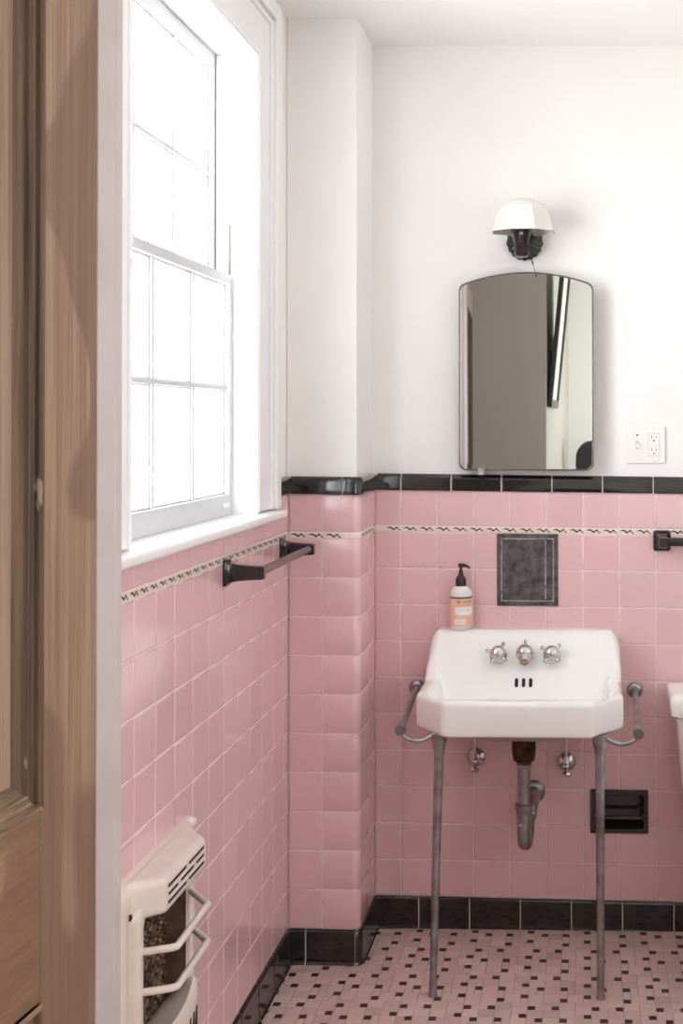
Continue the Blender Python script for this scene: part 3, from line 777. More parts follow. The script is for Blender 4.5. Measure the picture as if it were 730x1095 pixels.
# ------------------------------------------------------------------ trap and valves
trap = thing('drain_trap', 'tarnished metal drain trap hanging below the basin and bending back to the tiles', 'pipe', (-.170, -.20, .33))
TX, TY = -.173, -.235
mb = MB(); mb.lathe([(.034, .6385), (.034, .600), (.030, .574), (.022, .568)], (TX, TY, 0), (0, 0, 1), 24); obj('drain_collar', mb, BRASS, trap)
mb = MB(); mb.tube([(TX, TY, .575), (TX, TY, .42)], .0175, 20); mb.lathe([(.0185, .566), (.0215, .563), (.0215, .556), (.0185, .553)], (TX, TY, 0), (0, 0, 1), 24)
obj('tailpiece', mb, STEEL, trap)
mb = MB()
up = []
for k in range(13):
    a = PI*k/12; up.append((TX+.006*(k/12), TY+.045-.045*math.cos(a), .372-.045*math.sin(a)))
mb.tube([(TX, TY, .437)]+up+[(TX+.010, TY+.090, .395), (TX+.014, TY+.10, .408), (TX+.017, TY+.125, .413), (TX+.018, -.002, .413)], [.021]+[.0205]*16+[.0185], 18)
mb.lathe([(.0195, .452), (.0255, .448), (.0255, .436), (.023, .431), (.0205, .420)], (TX, TY, 0), (0, 0, 1), 10)
mb.lathe([(.021, .378), (.0245, .382), (.0245, .396), (.021, .400)], (TX+.008, TY+.090, 0), (0, 0, 1), 10)
mb.ball((TX-.010, TY-.016, .395), .008, 6); mb.ball((TX+.022, TY+.075, .400), .009, 6)
obj('p_trap', mb, STEEL, trap, smooth=50)
mb = MB(); mb.lathe([(.034, 0), (.034, .004), (.027, .010), (.019, .013)], (TX+.018, 0, .413), (0, -1, 0), 28); obj('wall_flange', mb, STEEL, trap)

vp = Vector((-.329, 0, .516))
valve = thing('supply_valve', 'chrome supply valve with round wall flange under the left side of the basin', 'valve', vp, 'supply valves under the basin')
mb = MB(); mb.lathe([(.0285, 0), (.0285, .003), (.024, .009), (.015, .013), (.010, .016)], vp, (0, -1, 0), 28); obj('wall_flange', mb, CHROME, valve)
mb = MB(); mb.tube([vp, vp+Vector((0, -.05, 0))], .0075, 12); mb.ball(vp+Vector((0, -.05, 0)), .012, 8)
mb.tube([vp+Vector((0, -.05, .005)), vp+Vector((0, -.05, .028))], [.009, .007], 8)
obj('valve_body', mb, CHROME, valve)
mb = MB(); b_ = vp+Vector((0, -.055, -.004)); mb.tube([b_, b_+Vector((.001, -.012, -.012))], .005, 8)
mb.lathe([(.003, 0), (.013, .002), (.0145, .006), (.013, .010), (.004, .012)], b_+Vector((.001, -.010, -.012)), (0, -.55, -.8), 8)
obj('valve_handle', mb, CHROME, valve)
mb = MB(); mb.tube(bez([vp+Vector((0, -.05, .02)), vp+Vector((0, -.050, .06)), vp+Vector((.004, -.040, .12)), vp+Vector((.005, -.034, .158))], 6), .0048, 10); obj('supply_tube', mb, CHROME, valve)
v2 = copy_tree(valve, Vector((-.056, 0, .504)))
v2['label'] = 'chrome supply valve with round wall flange under the right side of the basin'

# ------------------------------------------------------------------ mirror
mir = thing('wall_mirror', 'arched frameless mirror with thin metal edge above the black tile cap', 'mirror', (-.176, 0, 1.375))
pl = []
xa, xb, za, zs, zt = -.3775, .0265, 1.381, 1.938, 1.976
def mir_outline(ins, n=26):
    x0, x1, z0 = xa+ins, xb-ins, za+ins; r = .022
    pts = []
    for k in range(7): a = PI+PI/2*k/6; pts.append((x0+r+r*math.cos(a), z0+r+r*math.sin(a)))
    for k in range(7): a = -PI/2+PI/2*k/6; pts.append((x1-r+r*math.cos(a), z0+r+r*math.sin(a)))
    # shoulders then arch
    w = (x1-x0)/2; cx = (x0+x1)/2; rise = (zt-zs); R = (w*w+rise*rise)/(2*rise)
    A = math.asin((w-.020)/R)
    zc_ = zt-ins-R
    ex, ez = w-.020, zc_+R*math.cos(A)
    for k in range(4): t = k/4; a = PI/2*t; pts.append((cx+w-.020+.020*math.cos(a), ez-.022+.020*math.sin(a)))
    for k in range(n+1): a = A-2*A*k/n; pts.append((cx+R*math.sin(a), zc_+R*math.cos(a)))
    for k in range(1, 5): t = k/4; a = PI/2*(1-t)  ; pts.append((cx-w+.020-.020*math.cos(a), ez-.022+.020*math.sin(a)))
    return pts
DEL = math.radians(1.25)
mu = Vector((math.cos(DEL), -math.sin(DEL), 0)); mn = Vector((-math.sin(DEL), -math.cos(DEL), 0))
MO = Vector((xa, -.033, 0))       # left edge in front of the wall; the right edge stands a little prouder
def mpt(x, z, d): return MO+mu*(x-xa)+mn*d+Vector((0, 0, z))
def mloft(spec):
    return [[mpt(x, z, d) for x, z in mir_outline(i)] for i, d in spec]
mb = MB(); mb.loft(mloft([(.012, -.030), (.002, -.022), (0, -.004), (0, .0015), (.0008, .0026), (.0034, .0030), (.0044, .0020), (.0046, -.0010)]), 0, False); 
o0 = mir_outline(.012); mb.add([mpt(x, z, -.030) for x, z in o0], [tuple(range(len(o0)))])
obj('edge_band', mb, MIRFR, mir, smooth=50)
mb = MB(); a_ = mir_outline(.0045); b2 = mir_outline(.0105)
mb.add([mpt(x, z, .00118) for x, z in a_]+[mpt(x, z, .0012) for x, z in b2], [(k, (k+1) % len(a_), len(a_)+(k+1) % len(a_), len(a_)+k) for k in range(len(a_))]+[tuple(len(a_)+k for k in range(len(a_)))])
obj('mirror_glass', mb, MIRROR, mir, smooth=.2)
mb = MB(); c = mpt(-.310, 1.376, 0); mb.box(c.x-.012, c.y-.006, 1.368, c.x+.010, c.y+.03, 1.389); obj('clip', mb, ZINC2, mir, bevel=.002)

# ------------------------------------------------------------------ wall lamp
SX = -.180
lamp = thing('wall_lamp', 'black ceramic wall lamp with white faceted glass shade and pull chain above the mirror', 'lamp', (SX, 0, 2.02))
# backplate with scalloped fan edge
out = []
nsc = 9
for k in range(nsc*6+1):
    a = PI+PI*k/(nsc*6)       # lower half
    r = .0545*(1+.06*abs(math.sin(nsc*PI*k/(nsc*6)/1))-.0)
    out.append((r*math.cos(a)*.98, r*math.sin(a)*1.05))
out += [(.052, .02), (.046, .045), (.03, .06), (-.03, .06), (-.046, .045), (-.052, .02)]
mb = MB()
C0 = Vector((SX, 0, 2.075))
rr_ = [[C0+Vector((x*s, -d, y*s)) for x, y in out] for s, d in ((1, 0), (1, .010), (.94, .016), (.80, .019), (.55, .028), (.35, .032))]
mb.loft(rr_, 0, True)
for k in range(nsc+1):
    a = PI+PI*k/nsc; d = Vector((math.cos(a), 0, math.sin(a)*1.05))
    mb.tube([C0+d*.02+Vector((0, -.034, 0)), C0+d*.036+Vector((0, -.024, 0)), C0+d*.052+Vector((0, -.0155, 0))], [.0035, .003, .0025], 8)
obj('backplate', mb, CER, lamp, smooth=45)
# fluted socket body that leans forward under the shade
mb = MB()
def fl_ring(z, y, hw, hd, flute):
    pts = []
    for k in range(48):
        a = 2*PI*k/48; c_, s_ = math.cos(a), math.sin(a)
        e = (abs(c_)**4+abs(s_)**4)**(-.25); e *= 1-flute*abs(math.sin(4*a))
        pts.append(Vector((SX-.006+hw*c_*e, y+hd*s_*e, z)))
    return pts
mb.loft([fl_ring(2.020, -.035, .012, .012, .0), fl_ring(2.024, -.045, .020, .024, .06), fl_ring(2.035, -.055, .022, .030, .08), fl_ring(2.060, -.068, .024, .032, .08), fl_ring(2.085, -.075, .030, .034, .08), fl_ring(2.095, -.078, .033, .036, .06), fl_ring(2.105, -.078, .028, .030, .0)], 0, True)
mb.tube([(SX-.006, -.02, 2.060), (SX-.006, -.06, 2.065)], .024, 20)
obj('socket', mb, CER, lamp, smooth=50)
mb = MB(); mb.lathe([(.007, 0), (.007, .002), (.005, .005), (.0, .006)], (SX-.006, -.108, 2.083), (0, -1, 0), 16); obj('set_screw', mb, CHROME, lamp)
# shade: milk glass, eight facets, wide at the rim
mb = MB()
def sh_ring(z, hw, hd, inn=0, cy_=-.092):
    C = [(-hw*.40, -hd), (hw*.40, -hd), (hw*.98, -hd*.45), (hw, hd*.5), (hw*.40, hd), (-hw*.40, hd), (-hw, hd*.5), (-hw*.98, -hd*.45)]
    pts = roundpoly([(x*(1-inn), y*(1-inn)) for x, y in C], .012*(hw/.09), 4, 3)
    return [Vector((SX+p.x, cy_+p.y, z+(-.006 if False else 0))) for p in pts]
prof = [(2.087, .0925, .068), (2.094, .0905, .0665), (2.112, .086, .064), (2.132, .0805, .0615), (2.150, .0745, .059), (2.158, .069, .056), (2.167, .059, .050), (2.176, .046, .041), (2.181, .036, .032), (2.183, .026, .024)]
rg = [sh_ring(*p_) for p_ in prof]
inner = [sh_ring(z-.003, a-.003, b-.003) for z, a, b in prof[::-1]]
inner[-1] = sh_ring(2.087, .0895, .063)
mb.loft(rg, 0, False); mb.add(rg[-1], [tuple(range(len(rg[-1])))]); mb.loft(inner, 0, False); mb.loft([inner[-1], rg[0]], 0, False)
obj('lamp_shade', mb, SHADE, lamp, smooth=28)
mb = MB(); mb.ball((SX, -.085, 2.125), .022, 8); obj('bulb', mb, SHADE, lamp)
mb = MB(); pth = [(SX+.018, -.080, 2.080), (SX+.020, -.078, 2.030), (SX+.026, -.072, 2.000), (SX+.036, -.052, 1.962)]
B_ = bez(pth, 14)
for q in B_: mb.ball(q, .0013, 4)
mb.tube(B_, .0006, 6); mb.tube([B_[26], B_[30]], .0022, 8)
obj('pull_chain', mb, BRASS, lamp)

# ------------------------------------------------------------------ switch and outlet plate
pz0, pz1, px0, px1 = 1.4005+.0, 1.5135, .1245, .2425
wpz = thing('switch_plate', 'white double wall plate with a toggle switch and two sockets right of the mirror', 'switch plate', ((px0+px1)/2, .009, pz0))
mb = MB(); mb.prism([(p.x, p.y) for p in roundpoly([(px0, pz0), (px1, pz0), (px1, pz1), (px0, pz1)], .004, 4, 2)], (0, .009, 0), (1, 0, 0), (0, 0, 1), (0, -.0065, 0))
obj('plate', mb, PLATE, wpz, bevel=.003, seg=3)
tx_, rx_ = px0+.034, px0+.084; zc_ = (pz0+pz1)/2; yf = .0025
mb = MB(); mb.box(tx_-.0052, yf-.0008, zc_-.012, tx_+.0052, yf+.001, zc_+.012); obj('toggle_slot', mb, mat('toggle_slot_grey', lin(205, 203, 200), .5), wpz)
mb = MB(); mb.tube([(tx_, yf, zc_), (tx_+.001, yf-.008, zc_-.005), (tx_+.001, yf-.014, zc_-.009)], [.0045, .0040, .0034], 10); obj('toggle', mb, PLATE, wpz)
for sx_, sz_ in ((tx_, zc_+.030), (tx_, zc_-.030), (rx_, zc_+.048), (rx_, zc_-.048)):
    mb = MB(); mb.lathe([(.0030, 0), (.0030, .0008), (.0, .0012)], (sx_, yf+.0003, sz_), (0, -1, 0), 14); mb.box(sx_-.0022, yf-.0014, sz_-.0003, sx_+.0022, yf-.0006, sz_+.0003, 1)
    obj('screw', mb, [PLATE if sz_ != zc_+.030 else SLOT, SLOT], wpz)
mb = MB(); mb.box(rx_-.0168, yf-.0018, zc_-.0335, rx_+.0168, yf+.001, zc_+.0335)
od = obj('outlet', mb, PLATE, wpz, bevel=.0012)
mb = MB()
mb.box(rx_-.0176, yf-.0003, zc_-.0343, rx_+.0176, yf+.0004, zc_+.0343); obj('outlet_gap', mb, mat('outlet_gap_grey', lin(150, 147, 144), .6), od)
for s in (1, -1):
    mb = MB(); zz = zc_+s*.0195
    mb.box(rx_-.0075, yf-.0024, zz+.001, rx_-.0056, yf-.0016, zz+.009); mb.box(rx_+.0058, yf-.0024, zz+.0015, rx_+.0074, yf-.0016, zz+.0085)
    mb.lathe([(.0026, 0), (.0026, .0008)], (rx_, yf-.0016, zz-.0065), (0, -1, 0), 14)
    obj('socket', mb, SLOT, od)

# ------------------------------------------------------------------ metal hatch in the tiles
hx0, hz0, hx1, hz1 = HAT
hat = thing('wall_hatch', 'tarnished grey metal hatch set in pink tiles above the basin', 'access panel', ((hx0+hx1)/2, 0, hz0))
mb = MB()
def frame4(mb, x0, z0, x1, z1, w, y0, y1, mi=0):
    mb.box(x0, y0, z0, x1, y1, z0+w, mi); mb.box(x0, y0, z1-w, x1, y1, z1, mi); mb.box(x0, y0, z0+w, x0+w, y1, z1-w, mi); mb.box(x1-w, y0, z0+w, x1, y1, z1-w, mi)
frame4(mb, hx0, hz0, hx1, hz1, .0125, -.003, .0085)
frame4(mb, hx0+.0125, hz0+.0125, hx1-.0125, hz1-.0125, .0035, -.0055, .0085, 1)
obj('frame', mb, [ZINC, ZINC2], hat, bevel=.001)
mb = MB().box(hx0+.0155, -.0015, hz0+.0155, hx1-.0155, .0085, hz1-.0155); obj('panel', mb, ZINC, hat, bevel=.001)
mb = MB().box(hx1-.040, -.0035, hz0+.02, hx1-.036, -.0010, hz1-.02); obj('hinge', mb, ZINC2, hat)

# ------------------------------------------------------------------ black recessed paper holder
nx0, nz0, nx1, nz1 = NICHE
ni = thing('recessed_holder', 'black ceramic recessed paper holder behind the right basin leg', 'paper holder', ((nx0+nx1)/2, 0, nz0))
def rl(x0, z0, x1, z1, r, y):
    return [Vector((p.x, y, p.y)) for p in roundpoly([(x0, z0), (x1, z0), (x1, z1), (x0, z1)], r, 4, 4)]
mb = MB(); rs = [rl(nx0, nz0, nx1, nz1, .004, .007), rl(nx0, nz0, nx1, nz1, .004, -.006), rl(nx0+.003, nz0+.003, nx1-.003, nz1-.003, .004, -.010), rl(nx0+.014, nz0+.014, nx1-.014, nz1-.014, .004, -.0105),
                 rl(nx0+.017, nz0+.017, nx1-.017, nz1-.017, .004, -.007), rl(nx0+.023, nz0+.026, nx1-.023, nz1-.020, .004, .045), rl(nx0+.03, nz0+.03, nx1-.03, nz1-.026, .006, .048)]
mb.loft(rs, 0, False); mb.add(rs[-1], [tuple(range(len(rs[-1])))]); obj('recess', mb, CER, ni, smooth=45)
mb = MB(); mb.tube([(nx0+.018, -.004, nz0+.046), (nx1-.018, -.004, nz0+.046)], .0055, 12); obj('roller', mb, CER, ni)
for x in (nx0+.012, nx1-.012): obj('roller_ear', MB().lathe([(.012, 0), (.011, .006), (.006, .009), (.0, .010)], (x, -.008, nz0+.052), (0, -1, 0), 16), CER, ni)

# ------------------------------------------------------------------ towel bars
def bracket(o, n, t, hw=.026, hh2=.031, ln=.082):
    """ceramic bracket: square flange on the wall, post flaring forward; n = out, t = along the bar"""
    mb = MB(); n = Vector(n); t = Vector(t); k = Vector((0, 0, 1)); O = Vector(o)
    def sq(a, b, d, dz=0): return [O+t*p.x+k*(p.y+dz)+n*d for p in roundpoly([(-a, -b), (a, -b), (a, b), (-a, b)], min(a, b)*.28, 4, 2)]
    mb.loft([sq(hw, hh2, 0), sq(hw, hh2, .006), sq(hw*.92, hh2*.93, .0085), sq(hw*.80, hh2*.82, .0085), sq(hw*.66, hh2*.72, .014), sq(hw*.56, hh2*.62, .03), sq(hw*.50, hh2*.54, ln*.6), sq(hw*.52, hh2*.50, ln-.006), sq(hw*.46, hh2*.44, ln)], 0, True)
    return mb
tb = thing('towel_bar', 'black bracketed towel bar with smoky mauve rod under the window', 'towel bar', (XL, -.59, 1.12))
zt_ = 1.176
for y in (-.842, -.330): obj('bracket', bracket((XL, y, zt_), (1, 0, 0), (0, 1, 0), .021, .031, .093), CER, tb, smooth=40)
mb = MB(); mb.tube([(XL+.077, -.835, zt_), (XL+.077, -.337, zt_)], .0105, 8); obj('rod', mb, BARM, tb, smooth=20)
tr2 = thing('towel_bar', 'black towel bar on the back wall cut off by the right edge', 'towel bar', (.46, 0, 1.12))
zr_ = 1.170
for x in (.2315, .70): obj('bracket', bracket((x, 0, zr_-.001), (0, -1, 0), (1, 0, 0), .0262, .031, .075), CER, tr2, smooth=40)
mb = MB(); mb.tube([(.24, -.058, zr_), (.69, -.058, zr_)], .0130, 16); obj('rod', mb, BLKBAR, tr2)

# ------------------------------------------------------------------ toilet
T = thing('toilet', 'white toilet with lidded tank cut off at the right edge, beside the basin', 'toilet', (.50, -.3, 0))
def rr4(x0, y0, x1, y1, z, r=.03, tl=0): return [Vector((p.x, p.y, z+tl)) for p in roundpoly([(x0, y0), (x1, y0), (x1, y1), (x0, y1)], r, 6, 4)]
mb = MB(); tx0, tx1 = .262, .742
mb.loft([rr4(.300, -.175, .704, -.035, .345, .04), rr4(.288, -.190, .716, -.025, .365, .04), rr4(.281, -.200, .723, -.022, .45, .04), rr4(.270, -.206, .734, -.020, .56, .04), rr4(tx0, -.212, tx1, -.018, .680, .035), rr4(tx0, -.212, tx1, -.018, .690, .035)], 0, True)
obj('tank', mb, ENAMEL, T, smooth=50)
mb = MB(); mb.loft([rr4(.250, -.222, .754, -.012, .688, .03), rr4(.243, -.229, .761, -.008, .694, .03), rr4(.241, -.231, .763, -.006, .725, .03), rr4(.243, -.229, .761, -.008, .742, .03), rr4(.250, -.222, .754, -.014, .750, .03), rr4(.30, -.19, .70, -.04, .752, .02)], 0, True)
obj('tank_lid', mb, ENAMEL, T, smooth=50)
mb = MB(); mb.tube(bez([(.283, -.215, .655), (.283, -.232, .655), (.292, -.236, .668), (.312, -.236, .672), (.335, -.234, .655)], 6), .0045, 10); obj('flush_lever', mb, CHROME, T)
def ov(cx, cy_, a, b, z, n=36): return [Vector((cx+a*math.cos(2*PI*k/n), cy_+b*math.sin(2*PI*k/n)*(1.12 if math.sin(2*PI*k/n) < 0 else .9), z)) for k in range(n)]
mb = MB(); bx, by = .502, -.46
mb.loft([ov(bx, -.40, .115, .20, 0), ov(bx, -.40, .11, .19, .03), ov(bx, -.40, .10, .17, .12), ov(bx, -.42, .13, .19, .24), ov(bx, -.45, .175, .225, .34), ov(bx, by, .19, .24, .385), ov(bx, by, .19, .24, .40), ov(bx, by, .145, .19, .40), ov(bx, by, .12, .16, .33), ov(bx, by, .06, .08, .24)], 0, True)
mb.loft([rr4(.39, -.30, .615, -.03, .20, .04), rr4(.35, -.30, .655, -.03, .32, .04), rr4(.33, -.29, .675, -.03, .346, .04)], 0, True)
obj('bowl', mb, ENAMEL, T, smooth=50)
mb = MB(); mb.loft([ov(bx, by, .195, .245, .402), ov(bx, by, .20, .25, .41), ov(bx, by, .195, .245, .42), ov(bx, by, .13, .17, .42), ov(bx, by, .125, .165, .41), ov(bx, by, .13, .17, .402), ov(bx, by, .195, .245, .402)], 0, False); obj('seat', mb, ENAMEL, T, smooth=50)
mb = MB(); mb.loft([ov(bx, by, .195, .245, .4215), ov(bx, by, .20, .25, .428), ov(bx, by, .19, .24, .438), ov(bx, by, .10, .12, .442)], 0, True); obj('seat_lid', mb, ENAMEL, T, smooth=50)

# ------------------------------------------------------------------ soap bottle
BX, BY, BZ = -.3705, -.040, ZTOP+.0005
bt = thing('soap_bottle', 'peach pump soap bottle with black pump standing on the basin ledge', 'soap bottle', (BX, BY, BZ))
PEACH = mat('peach_label', lin(238, 188, 164), .35)
CLEAR = mat('pale_plastic', lin(228, 226, 222), .25)
r = .0335
mb = MB(); mb.lathe([(.028, 0), (.032, .003), (r, .010), (r, .101), (.0325, .109), (.029, .117), (.022, .124), (.0145, .128), (.0145, .131), (.0, .131)], (BX, BY, BZ), (0, 0, 1), 40); obj('bottle', mb, CLEAR, bt, smooth=60)
mb = MB(); mb.lathe([(r+.0004, .010), (r+.0004, .093)], (BX, BY, BZ), (0, 0, 1), 40); mb.f = mb.f[:-2]; mb.m = mb.m[:-2]; mb.t = mb.t[:-2]
lab = obj('label', mb, PEACH, bt, smooth=60)
mb = MB(); mb.lathe([(r+.0005, .0935), (r+.0005, .0985)], (BX, BY, BZ), (0, 0, 1), 40); mb.f = mb.f[:-2]; mb.m = mb.m[:-2]; mb.t = mb.t[:-2]; obj('band', mb, mat('green_band', lin(66, 84, 66), .4), bt, smooth=60)
def wrap(mb, a0, a1, z0, z1, d=.0007, n=8):
    R_ = r+d; v = [Vector((BX+R_*math.sin(a0+(a1-a0)*k/n), BY-R_*math.cos(a0+(a1-a0)*k/n), BZ+z)) for z in (z0, z1) for k in range(n+1)]
    mb.add(v, [(k, k+1, n+2+k, n+1+k) for k in range(n)])
WHT = mat('label_white', lin(240, 238, 234), .4); TXT = mat('label_ink', lin(70, 58, 50), .5)
mb = MB(); wrap(mb, -.48, 1.35, .045, .069); wrap(mb, -.50, .48, .018, .033); obj('label_panel', mb, WHT, lab, smooth=60, fixn=False)
def text_on(s, size, ang, z, name, m):
    cu = bpy.data.curves.new('t', 'FONT'); cu.body = s; cu.size = size; cu.align_x = 'CENTER'; cu.resolution_u = 2
    to = bpy.data.objects.new('t', cu); COL.objects.link(to); bpy.context.view_layer.update()
    me = bpy.data.meshes.new_from_object(to.evaluated_get(bpy.context.evaluated_depsgraph_get())); bpy.data.objects.remove(to)
    R_ = r+.0011; mb = MB()
    mb.add([Vector((BX+R_*math.sin(ang+v.co.x/R_), BY-R_*math.cos(ang+v.co.x/R_), BZ+z+v.co.y)) for v in me.vertices], [tuple(p.vertices) for p in me.polygons])
    obj(name, mb, m, lab, fixn=False)
text_on("MRS. MEYER'S", .0085, .42, .081, 'lettering', TXT)
text_on("CLEAN DAY", .0048, .42, .0735, 'lettering', mat('red_ink', lin(190, 96, 70), .5))
text_on("HAND SOAP", .0048, .40, .059, 'lettering', mat('grey_ink', lin(130, 150, 165), .5))
text_on("12.5 FL OZ", .0045, .0, .0235, 'lettering', TXT)
BLK = mat('pump_black', lin(40, 32, 33), .35)
mb = MB(); mb.lathe([(.0150, .128), (.0158, .130), (.0155, .149), (.013, .153), (.0085, .160), (.0062, .170), (.0050, .176)], (BX-.0005, BY, BZ), (0, 0, 1), 28)
mb.lathe([(.0042, .170), (.0042, .183), (.0085, .184), (.0092, .190), (.0080, .195), (.0, .196)], (BX-.0005, BY, BZ), (0, 0, 1), 24)
pmp = obj('pump', mb, BLK, bt, smooth=50)
mb = MB(); q = Vector((BX, BY, BZ+.190)); mb.tube(bez([q, q+Vector((.010, -.010, .0005)), q+Vector((.020, -.016, -.002)), q+Vector((.027, -.020, -.007))], 5), [.0055]*6+[.0045]*5+[.0038]*5, 12); obj('nozzle', mb, BLK, pmp)

# ------------------------------------------------------------------ gas heater on the left wall
ht = thing('wall_heater', 'cream enamel gas wall heater with two guard bars low on the left wall', 'heater', (XL, -1.32, .08))
def yz(y0, z0, y1, z1, r, x, na=5, ne=5): return [Vector((x, p.x, p.y)) for p in roundpoly([(y0, z0), (y1, z0), (y1, z1), (y0, z1)], r, na, ne)]
OY0, OY1, OZ0, OZ1 = -1.446, -1.196, .20, .640      # opening
mb = MB()
mb.loft([yz(-1.545, .06, -1.108, .700, .03, XL), yz(-1.545, .06, -1.108, .700, .03, XL+.008), yz(-1.538, .067, -1.115, .694, .03, XL+.018), yz(-1.520, .085, -1.130, .680, .03, XL+.024),
         yz(-1.490, .105, -1.155, .668, .03, XL+.0245), yz(-1.4845, .11, -1.1595, .662, .03, XL+.0195), yz(-1.4815, .113, -1.1625, .659, .03, XL+.020), yz(-1.479, .116, -1.165, .656, .03, XL+.033), yz(-1.474, .12, -1.17, .652, .03, XL+.038),
         yz(OY0-.010, OZ0-.01, OY1+.010, OZ1+.004, .04, XL+.0385), yz(OY0-.002, OZ0-.002, OY1+.002, OZ1, .04, XL+.035), yz(OY0, OZ0, OY1, OZ1, .04, XL+.028)], 0, False)
obj('surround', mb, HEAT, ht, smooth=45)
XB = -.868
mb = MB()   # firebox lining, open to the room
y0, y1, z0, z1 = OY0-.006, OY1+.006, .135, .648; x0, x1 = XB, XL+.030
mb.add([(x0, y0, z0), (x0, y1, z0), (x0, y1, z1), (x0, y0, z1), (x1, y0, z0), (x1, y1, z0), (x1, y1, z1), (x1, y0, z1)], [(0, 1, 2, 3), (0, 4, 5, 1), (1, 5, 6, 2), (2, 6, 7, 3), (3, 7, 4, 0)])
obj('firebox', mb, HEATB, ht)
mb = MB()   # row of pierced radiants: rough ceramic columns
for i in range(12):
    yc = -1.206-.0205*i
    for zz in range(22):
        mb.ball((XB+.012+.004*((zz+i) % 2), yc+.004*((zz % 2)-.5), .350+zz*.0125), .0088, 4, .7, 1.05, .72)
mb.box(XB, -1.44, .34, XB+.010, -1.198, .628)
obj('radiant', mb, RADI, ht, smooth=60)
mb = MB().box(XB+.001, OY0, .600, XB+.02, OY1, .648); obj('baffle', mb, HEATD, ht)
# hood with louvres
mb = MB()
def hood(w, z0, z1, ya, yb, r=.014):
    return yz(ya, z0, yb, z1, r, XL+w, 5, 6)
mb.loft([hood(.018, .627, .699, -1.500, -1.128, .02), hood(.026, .626, .697, -1.478, -1.150, .02), hood(.040, .624, .694, -1.458, -1.172, .018), hood(.056, .624, .691, -1.442, -1.186, .016), hood(.064, .625, .687, -1.434, -1.193, .012), hood(.069, .628, .682, -1.428, -1.199, .010), hood(.070, .631, .679, -1.424, -1.203, .008)], 0, True)
hd = obj('hood', mb, HEAT, ht, smooth=50)
mb = MB(); k = 0
for row, zz in enumerate((.672, .657, .642)):
    for (a, b) in (((-1.418, -1.318), (-1.302, -1.212)) if row != 1 else ((-1.416, -1.365), (-1.348, -1.275), (-1.258, -1.212))):
        pl = roundpoly([(a, zz-.0034), (b, zz-.0034), (b, zz+.0034), (a, zz+.0034)], .0033, 4, 2)
        mb.prism([(p.x, p.y) for p in pl], (XL+.0655, 0, 0), (0, 1, 0), (0, 0, 1), (.0050, 0, 0))
obj('louvre', mb, DARK, hd)
mb = MB()
for row, zz in enumerate((.672, .657, .642)):
    mb.tube([(XL+.0705, -1.418, zz+.0048), (XL+.0705, -1.21, zz+.0048)], .0016, 6)
obj('louvre_lip', mb, HEAT, hd)
for zz in (.570, .497):
    mb = MB(); c = [(XL+.034, OY0-.010, zz-.002), (XL+.040, OY0-.010, zz-.002), (XL+.086, OY0+.004, zz), (XL+.093, OY0+.010, zz), (XL+.093, OY0+.020, zz), (XL+.090, OY1-.065, zz+.001), (XL+.090, OY1-.054, zz+.001), (XL+.083, OY1-.045, zz+.001), (XL+.036, OY1+.006, zz+.003)]
    mb.tube(c, [.0068]*9, 12); obj('guard_bar', mb, HEAT, ht, smooth=60)
# sloping tray and slotted lower front
mb = MB()
prf = [(XB+.004, .350), (XL+.012, .378), (XL+.030, .396), (XL+.042, .402), (XL+.050, .396), (XL+.053, .370), (XL+.050, .30), (XL+.040, .215)]
ys = [OY0-.004+(OY1-OY0+.008)*k/12 for k in range(13)]
rings = []
for y in ys:
    t = abs((y-(OY0+OY1)/2)/((OY1-OY0)/2)); bul = .010*(1-t**3)
    rings.append([Vector((x+(bul if x > XL+.02 else 0), y, z-.02*(1-t**2)*(1 if x > XL+.02 and z > .35 else 0))) for x, z in prf])
mb.loft(rings, 0, False, False); tray = obj('tray', mb, HEAT, ht, smooth=60)
mb = MB()
for k in range(9):
    y = OY0+.022+k*.0258; t = abs((y-(OY0+OY1)/2)/((OY1-OY0)/2)); bul = .010*(1-t**3)
    mb.box(XL+.0515+bul-.012, y-.0045, .25, XL+.0535+bul, y+.0045, .355)
obj('tray_slot', mb, DARK, tray)
for y, z in ((-1.487+.004, .640), (-1.158, .40)): obj('screw', MB().lathe([(.006, 0), (.006, .002), (.003, .004), (.0, .0045)], (XL+.0235, y, z), (1, 0, 0), 14), BRASS, ht)
mb = MB(); mb.ball((XL+.006, -1.122, .690), .021, 8, .9, .9, .62); obj('mounting_lug', mb, HEAT, ht)

# ------------------------------------------------------------------ light
w = bpy.data.worlds.new('overcast'); SC.world = w; w.use_nodes = True
bg = w.node_tree.nodes['Background']; bg.inputs['Color'].default_value = (.97, 1.0, 1.04, 1); bg.inputs['Strength'].default_value = 28
pl_ = bpy.data.lights.new('window_portal', 'AREA'); pl_.shape = 'RECTANGLE'; pl_.size = WY1-WY0; pl_.size_y = WZ1-WZ0
pl_.cycles.is_portal = True
po = bpy.data.objects.new('window_portal', pl_); COL.objects.link(po)
po.location = (-1.0, (WY0+WY1)/2, (WZ0+WZ1)/2)
po.rotation_euler = Vector((-1, 0, 0)).to_track_quat('Z', 'Y').to_euler()      # shines along -Z local = +X
po.rotation_euler = (PI/2, 0, -PI/2)
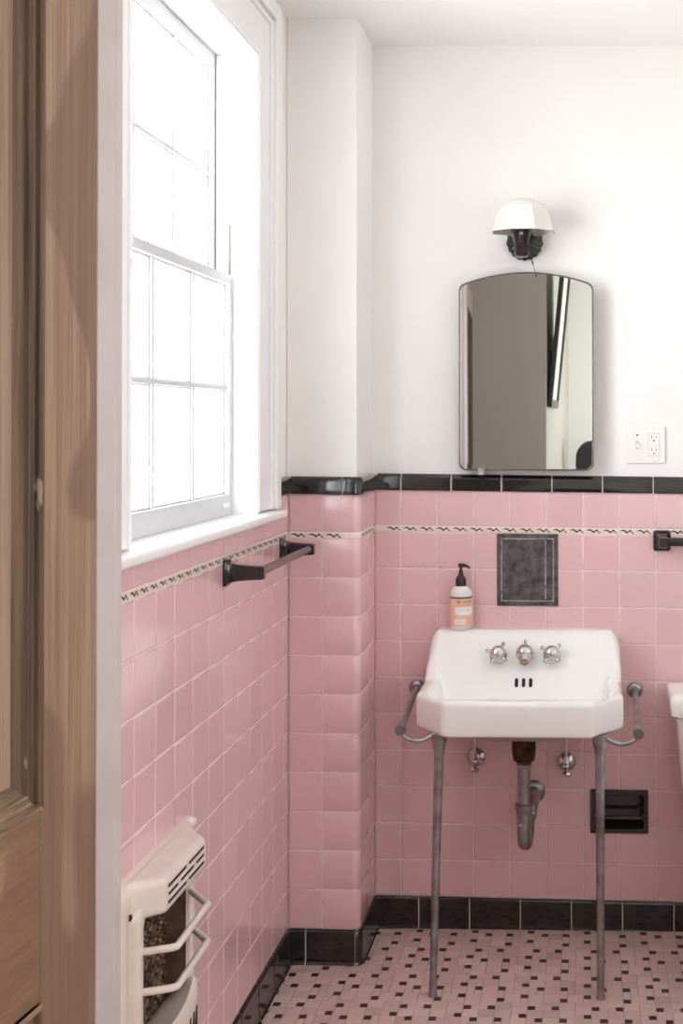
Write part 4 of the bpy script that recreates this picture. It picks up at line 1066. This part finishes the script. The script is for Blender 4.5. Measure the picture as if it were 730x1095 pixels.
# sky gradient shaped to darken the low walls: strongest near the horizon, dim overhead
wn = w.node_tree; tc = wn.nodes.new('ShaderNodeTexCoord'); sx = wn.nodes.new('ShaderNodeSeparateXYZ'); rp = wn.nodes.new('ShaderNodeValToRGB')
mr = wn.nodes.new('ShaderNodeMapRange'); mr.inputs[1].default_value = -1; mr.inputs[2].default_value = 1
wn.links.new(tc.outputs['Generated'], sx.inputs[0]); wn.links.new(sx.outputs['Z'], mr.inputs[0]); wn.links.new(mr.outputs[0], rp.inputs[0])
e = rp.color_ramp.elements; e[0].position = 0; e[0].color = (.45, .45, .45, 1); e[1].position = 1; e[1].color = (.04, .04, .042, 1)
for pos, c in ((.38, .72), (.50, 1.0), (.63, 1.0), (.70, .76), (.77, .32), (.84, .09)):
    q = rp.color_ramp.elements.new(pos); q.color = (c*.955, c*.985, c*1.03, 1)
wn.links.new(rp.outputs[0], bg.inputs['Color'])
# added area light right of and behind the camera, brightens the mirrored hall
al = bpy.data.lights.new('hall_far_fill', 'AREA'); al.shape = 'RECTANGLE'; al.size = 1.2; al.size_y = 1.4; al.energy = 56; al.color = (.98, 1, 1)
ao = bpy.data.objects.new('hall_far_fill', al); COL.objects.link(ao); ao.location = (1.5, -5.2, 1.6)
ao.rotation_euler = (PI/2, 0, PI/2)

al2 = bpy.data.lights.new('hall_near_fill', 'AREA'); al2.shape = 'RECTANGLE'; al2.size = .9; al2.size_y = 1.3; al2.energy = 19; al2.color = (.98, 1, 1)  # second added fill, lifts the grey hall wall; no window there
ao2 = bpy.data.objects.new('hall_near_fill', al2); COL.objects.link(ao2); ao2.location = (1.5, -3.15, 1.6); ao2.rotation_euler = (PI/2, 0, PI/2)
SC.view_settings.view_transform = 'Standard'; SC.view_settings.look = 'None'; SC.view_settings.gamma = 1; SC.view_settings.use_curve_mapping = False
SC.view_settings.exposure = 0
SC.cycles.max_bounces = 12; SC.cycles.diffuse_bounces = 7; SC.cycles.glossy_bounces = 5; SC.cycles.transparent_max_bounces = 12
SC.cycles.sample_clamp_indirect = 10; SC.cycles.caustics_reflective = False; SC.cycles.caustics_refractive = False
SC.cycles.use_denoising = True
